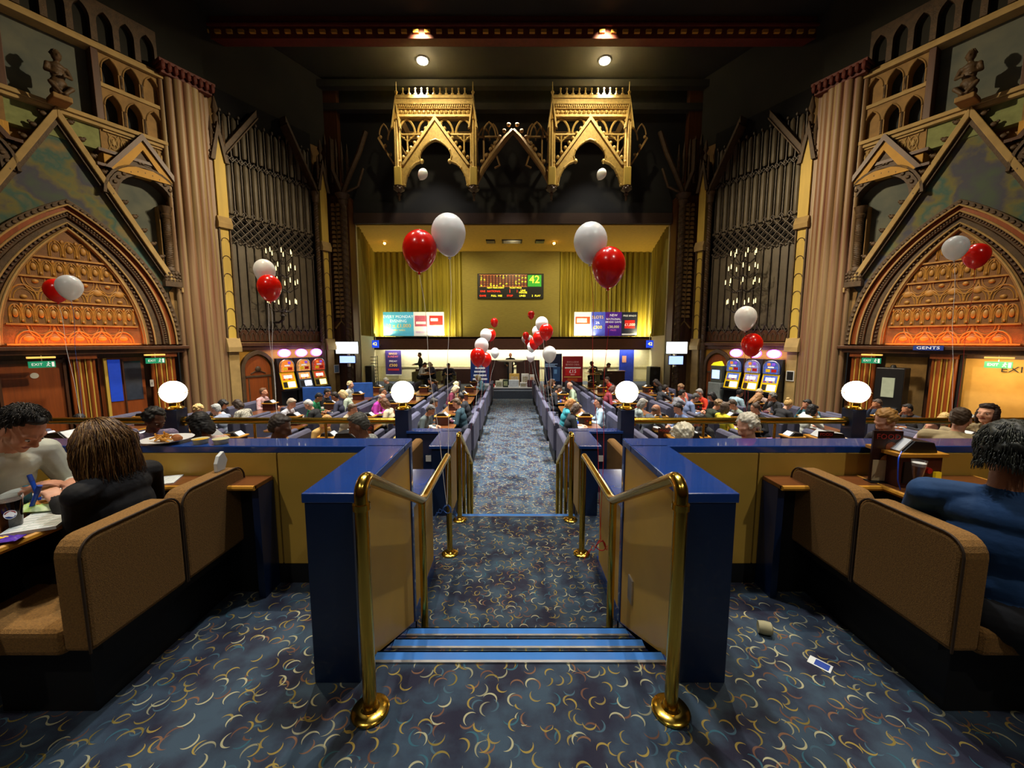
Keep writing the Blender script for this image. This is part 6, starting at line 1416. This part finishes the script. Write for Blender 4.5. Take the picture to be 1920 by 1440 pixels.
d=MB(); A=aty(1162,655,22.45);B=aty(1187,707,22.45); d.box((A[0],22.42,SZ),(B[0],22.5,A[2])); d=struct(d.build('door_7',mat('royal_blue_door','#1a2f8a',.4)),'royal blue door at the back of the stage on the right')
b=MB(); b.box((A[0]+.15,22.40,.35),(A[0]+.38,22.42,.72)); b.build('door_poster',mat('print_tan','#b07a5a',.5),d)
for px,s in ((703,-1),(1219,1)):
    P=aty(px,645,21.0); th=thing('number_sign','small blue lit sign showing 42 at the %s of the stage'%('left' if s<0 else 'right'),'sign',(P[0],21.0,P[2]),0,'42 signs'); MB().box((-.17,0,-.2),(.17,.15,.2)).build('sign_box',mat('blue_lit','#1a3cb0',.4,emit='#1a40d0',es=.9),th,bevel=.01); text('42',.24,(0,-.01,0),(PI/2,0,0),LY,th); MB().cyl((0,.1,.2),(0,.1,.42),.02,n=8).build('bracket',M['steel'],th)
    MB().box((-.02,.14,-.1),(.02,21.84-21.0 if False else .86,.0)).build('arm',M['steel'],th)
for px0,px1,y0,y1,s,kind in ((628,673,640,664,-1,0),(636,667,667,681,-1,1),(1249,1289,640,664,1,0),(1254,1281,667,684,1,1)):
    A=aty(px0,y0,16.3);B=aty(px1,y1,16.3); th=thing('wall_screen','%s lit screen on the pier %s of the stage'%('large white' if not kind else 'smaller bluish','left' if s<0 else 'right'),'screen',((A[0]+B[0])/2,16.3,(A[2]+B[2])/2),0,'lit screens beside the stage'); W_,Hh=(B[0]-A[0])/2,(A[2]-B[2])/2
    MB().box((-W_,0,-Hh),(W_,.08,Hh)).build('casing',M['blackp'] if not kind else M['blup'],th,bevel=.01); MB().box((-W_*.94,-.01,-Hh*.9),(W_*.94,0,Hh*.9)).build('display',M['screen'] if not kind else M['screenb'],th)
    if not kind: MB().box((-.04,.08,-Hh*3.0),(.04,.25,Hh)).build('mount',M['steel'],th)
# lectern, caller and stage furniture
P=at_floor(957,19.2); th=thing('caller_podium','round topped caller podium on a white post at the middle of the stage','podium',P)
zt=aty(957,676,19.2)[2]-SZ
MB().lathe([(.2,0),(.2,.04),(.07,.06),(.07,zt-.1),(.16,zt-.06)],(0,0,0),18).build('post',M['white'],th,True); b=MB(); b.lathe([(.55,zt-.06),(.62,zt-.02),(.62,zt+.02),(.55,zt+.03)],(0,0,0),32); o=b.build('oval_top',mat('pale_oval_top','#b0a890',.4),th,True); o.scale=(1.05,.6,1)
fs,Hs,_=person_fig(lean=.05,hpitch=.25,stand=True,lh=(-.2,.32,1.12),rh=(.2,.32,1.12)); SM=(fs.mesh(.014,[dummy]*5),Hs)
place_person(P[0],P[1]+.75,SZ,PI,None,'f','#141418','#6a6058','bald','caller in black shirt standing behind the round podium','people on the stage',stand=SM).location.z=SZ+(zt-1.1 if zt<1.5 else .2)*0
P2=at_floor(790,20.3); place_person(P2[0],P2[1],SZ,PI*.5+.4,None,'m','#15161a','#15120f','short','person in black standing at the left of the stage','people on the stage',stand=SM)
stg=[(785,19.2,PI*.5*-1,'#c4c8cc','#1c1612','short','m','person in white top at the left stage table'),(818,19.6,PI*.5,'#2c2c44','#a89880','bob','f','person in navy top at the left stage table'),(843,18.8,PI,'#22202c','#1c1612','short','m','person in dark coat nearest the left stage table'),(1117,20.2,PI*.7,'#2c2a30','#1a1512','curly','d','person in dark top at the right stage table'),(1128,18.9,-PI*.6,'#40403a','#2a2420','short','m','person in grey olive top near the right stage table')]
for px,y,rz,sh,hr,st,sk,lab in stg:
    q=at_floor(px,y); place_person(q[0],q[1],SZ,rz,'write',sk,sh,hr,st,lab,'people on the stage')
    ch=thing('tub_chair','low olive tub chair under the '+lab.replace('person in ',''),'chair',(q[0],q[1],SZ),rz,'stage tub chairs'); MB().box((-.26,-.18,.12),(.26,.28,.43)).build('seat',mat('olive_vinyl','#6a6238'),ch,bevel=.03); b=MB(); b.ring([(-.30,-.05),(-.28,-.27),(0,-.33),(.28,-.27),(.30,-.05)],[(-.25,-.05),(-.23,-.22),(0,-.27),(.23,-.22),(.25,-.05)],.35,.80); 
    b.v=[(x,z,y) for x,y,z in b.v]; b.build('curved_back',mat('olive_vinyl','#6a6238'),ch); MB().box((-.2,-.14,0),(.2,.22,.12)).build('base',M['black'],ch)
for px,y,lab in ((803,19.3,'yellow edged table at the left of the stage'),(1112,19.3,'brown table at the right of the stage')):
    q=at_floor(px,y); tt=dup(tt0,(q[0],q[1]-.65,SZ),0,lab,'stage tables'); dup(cons0,(q[0],q[1]+.3,SZ+.736),0,'table console on the '+lab,'stage table consoles')
    if px>1000: 
        th=thing('side_counter','small brown counter beside the right stage table','counter',(q[0]+.9,q[1]-.4,SZ)); MB().box((-.5,-.25,0),(.5,.25,.85)).build('cabinet',M['wood'],th,bevel=.02); MB().box((-.54,-.28,.85),(.54,.28,.89)).build('counter_top',M['ttop'],th,bevel=.01)
q=at_floor(699,20.2); th=thing('display_rack','black wire display rack at the left of the stage','rack',q); b=MB(); zt=aty(699,667,20.2)[2]-SZ
for x in (-.22,.22):
    for y in (-.15,.15): b.box((x-.012,y-.012,0),(x+.012,y+.012,zt))
b.build('upright_frame',M['blackp'],th)
for k in range(9):
    b=MB(); z=.12+k*(zt-.2)/8
    b.box((-.22,-.16,z),(.22,-.145,z+.015)).box((-.22,.145,z),(.22,.16,z+.015)); 
    for j in range(5): b.box((-.2+.1*j-.004,-.15,z),(-.2+.1*j+.004,.15,z+.008))
    b.build('wire_shelf',M['blackp'],th)
for px,y,w_,h_,lab in ((684,18.1,.24,1.15,'black loudspeaker cabinet at the left foot of the stage'),(1232,18.1,.26,1.1,'smaller black loudspeaker cabinet at the right foot of the stage')):
    q=aty(px,700,y); th=thing('loudspeaker',lab,'loudspeaker',(q[0],y+.3,SZ if y>18 else SZ),0,'stage loudspeakers'); MB().box((-w_,-.1,0),(w_,.4,h_)).build('cabinet',M['blackp'],th,bevel=.02); 
    for z,r_ in ((h_*.3,w_*.7),(h_*.75,w_*.4)): MB().lathe([(r_,-.12),(r_*.9,-.10),(.02,-.10)],(0,0,z),20,axis='y').build('driver',mat('cone_grey','#26262a'),th,True)
# prize display in front of the podium
def crate(px0,px1,py0,py1,y,label,col,name='prize_box',cat='box',face=None,txt=None):
    A=aty(px0,py0,y);B=aty(px1,py1,y); W_=B[0]-A[0]; z0=B[2]; Hh=A[2]-z0; th=thing(name,label,cat,((A[0]+B[0])/2,y,z0),0,'prize display'); dp=.28
    MB().box((-W_/2,0,0),(W_/2,dp,Hh)).build('carton',mat('box_'+col.strip('#'),col,.6),th,bevel=.008)
    if face: MB().box((-W_*.36,-.006,Hh*.2),(W_*.36,0,Hh*.8)).build('printed_face',mat('face_'+face.strip('#'),face,.5,col2='#c8c0a0',scale=30),th)
    if txt: text(txt,Hh*.3,(0,-.012,Hh*.5),(PI/2,0,0),M['whp'],th)
    return z0
yb=18.45; th=thing('display_table','low draped display table at the front edge of the stage','table',(aty(963,700,yb)[0],yb+.25,SZ)); dz=aty(963,733,yb)[2]-SZ
dz=max(.12,dz); MB().box((-1.08,-.25,dz-.05),(1.08,.6,dz)).build('table_top',M['white'],th); MB().box((-1.04,-.22,0),(1.04,.56,dz-.05)).build('skirt',mat('grey_drape','#5a5c6a'),th)
def onT(px0,px1,h,label,col,face=None,dy=0,z=0,txt=None):
    A=aty(px0,720,yb)[0];B=aty(px1,720,yb)[0]; th=thing('prize_box',label,'box',((A+B)/2,yb+.03+dy,SZ+dz+z),0,'prize display'); W_=B-A
    MB().box((-W_/2,0,0),(W_/2,.2,h)).build('carton',mat('box_'+col.strip('#'),col,.6),th,bevel=.006)
    if face: MB().box((-W_*.36,-.006,h*.2),(W_*.36,0,h*.8)).build('printed_face',mat('face_'+face.strip('#'),face,.5,col2='#c8c0a0',scale=30),th)
    if txt: text(txt,h*.35,(0,-.012,h*.5),(PI/2,0,0),M['whp'],th)
onT(929,942,.30,'white box with a green picture at the left of the prize display','#c8c8b8','#2a4a2c'); onT(943,953,.36,'small dark green box with a leaf print in the prize display','#20301e','#5a8a3a')
onT(954,973,.34,'large white box at the middle of the prize display','#c4ccd4',None); onT(975,988,.22,'white box with a dark emblem in the prize display','#c8c8c8','#303030'); onT(989,1001,.34,'dark plum box at the right of the prize display','#3c1c28')
onT(936,950,.34,'white framed photo board behind the green box','#ccc4b0','#8a7a5a',.26,.0); onT(955,974,.62,'tall amber card box behind the white box','#c09a48','#8a5a24',.26); onT(978,992,.62,'white poster board with a dark hat drawing','#d0d0cc','#3a3a3a',.26); onT(921,927,.14,'small red box at the left end of the display','#c02018')
onT(994,1003,.55,'white poster board at the right end of the display','#d4d4d0','#c05040',.5)
# brown lectern panels each side of the podium
for px,w_,lab in ((935,.5,'dark plum panel screen left of the podium'),(990,.6,'dark plum panel screen right of the podium')):
    q=at_floor(px,20.0); th=thing('panel_screen',lab,'screen',q,0,'plum panel screens'); MB().box((-w_,0,.05),(w_,.05,1.35)).build('panel',mat('dark_plum_panel','#3a1f1a'),th,bevel=.01); MB().box((-w_,-.15,0),(w_,.2,.05)).build('foot',M['blackp'],th)
# bright blue bench ends by the left machines
for x,y,lab in ((-6.15,12.1,'bright blue booth end by the left slot machines, nearer the pillar'),(-5.3,13.4,'bright blue booth end by the left slot machines, nearer the stage')):
    th=thing('blue_screen_panel',lab,'booth end',(x,y,LZ),R(12),'bright blue booth ends'); MB().box((-.42,0,.0),(.42,.06,1.25)).build('padded_panel',M['bluebench'],th,bevel=.025,seg=3); MB().box((-.40,-.02,0),(.40,.08,.08)).build('kick_plate',M['black'],th)
# rope and post barrier
# cups, bags on occupied booth tables
ru=random.Random(21)
TH=[('paper_cup','#c8c4b8','white paper cup'),('cola_glass','#2a1410','glass of dark cola'),('dauber_bottle','#c02828','red dauber bottle'),('dauber_bottle','#2848b8','blue dauber bottle'),('purse','#6a3a4a','small plum purse'),('tissue_pack','#c8d0d4','pale tissue pack')]
meshes={}
for i,(nm,c,ds) in enumerate(TH):
    b=MB()
    if nm in('paper_cup','cola_glass'): b.lathe([(.028,0),(.038,.11),(.035,.11),(.026,.01)],(0,0,0),12)
    elif nm=='dauber_bottle': b.lathe([(.018,0),(.02,.01),(.02,.07),(.013,.08),(.013,.10)],(0,0,0),10)
    elif nm=='purse': b.ell((0,0,.045),(.08,.045,.045),10,8); b.tube([(.05*cos(a),0,.08+.04*sin(a)) for a in [PI*k/6 for k in range(7)]],.004,4)
    else: b.box((-.055,-.03,0),(.055,.03,.028)); b.ell((0,0,.03),(.03,.012,.03),8,6)
    meshes[i]=b.mesh(nm,slotmat(c,'item'),nm in('paper_cup','cola_glass','dauber_bottle','purse'))
seen=set()
for best,e in taken:
    x,y,z,rz,pre,key=slots[best]; s_,j_,k_=key; c=s_*(1.66+PIT*k_); q=1 if x>c else -1
    i=ru.randrange(len(TH)); nm,_,ds=TH[i]; o=bpy.data.objects.new(nm,meshes[i]); COL.objects.link(o); o.location=(c+q*ru.uniform(.10,.2),y+ru.choice((-.24,.22)),LZ+.7365); o.rotation_euler=(0,0,ru.uniform(-1,1))
    tag(o,'%s by %s, %s'%(ds.replace('small ','').replace('glass of ',''),e[6].replace(' and ',' ').replace(' print',''),pre),ds.split()[-1],'table items of the players')
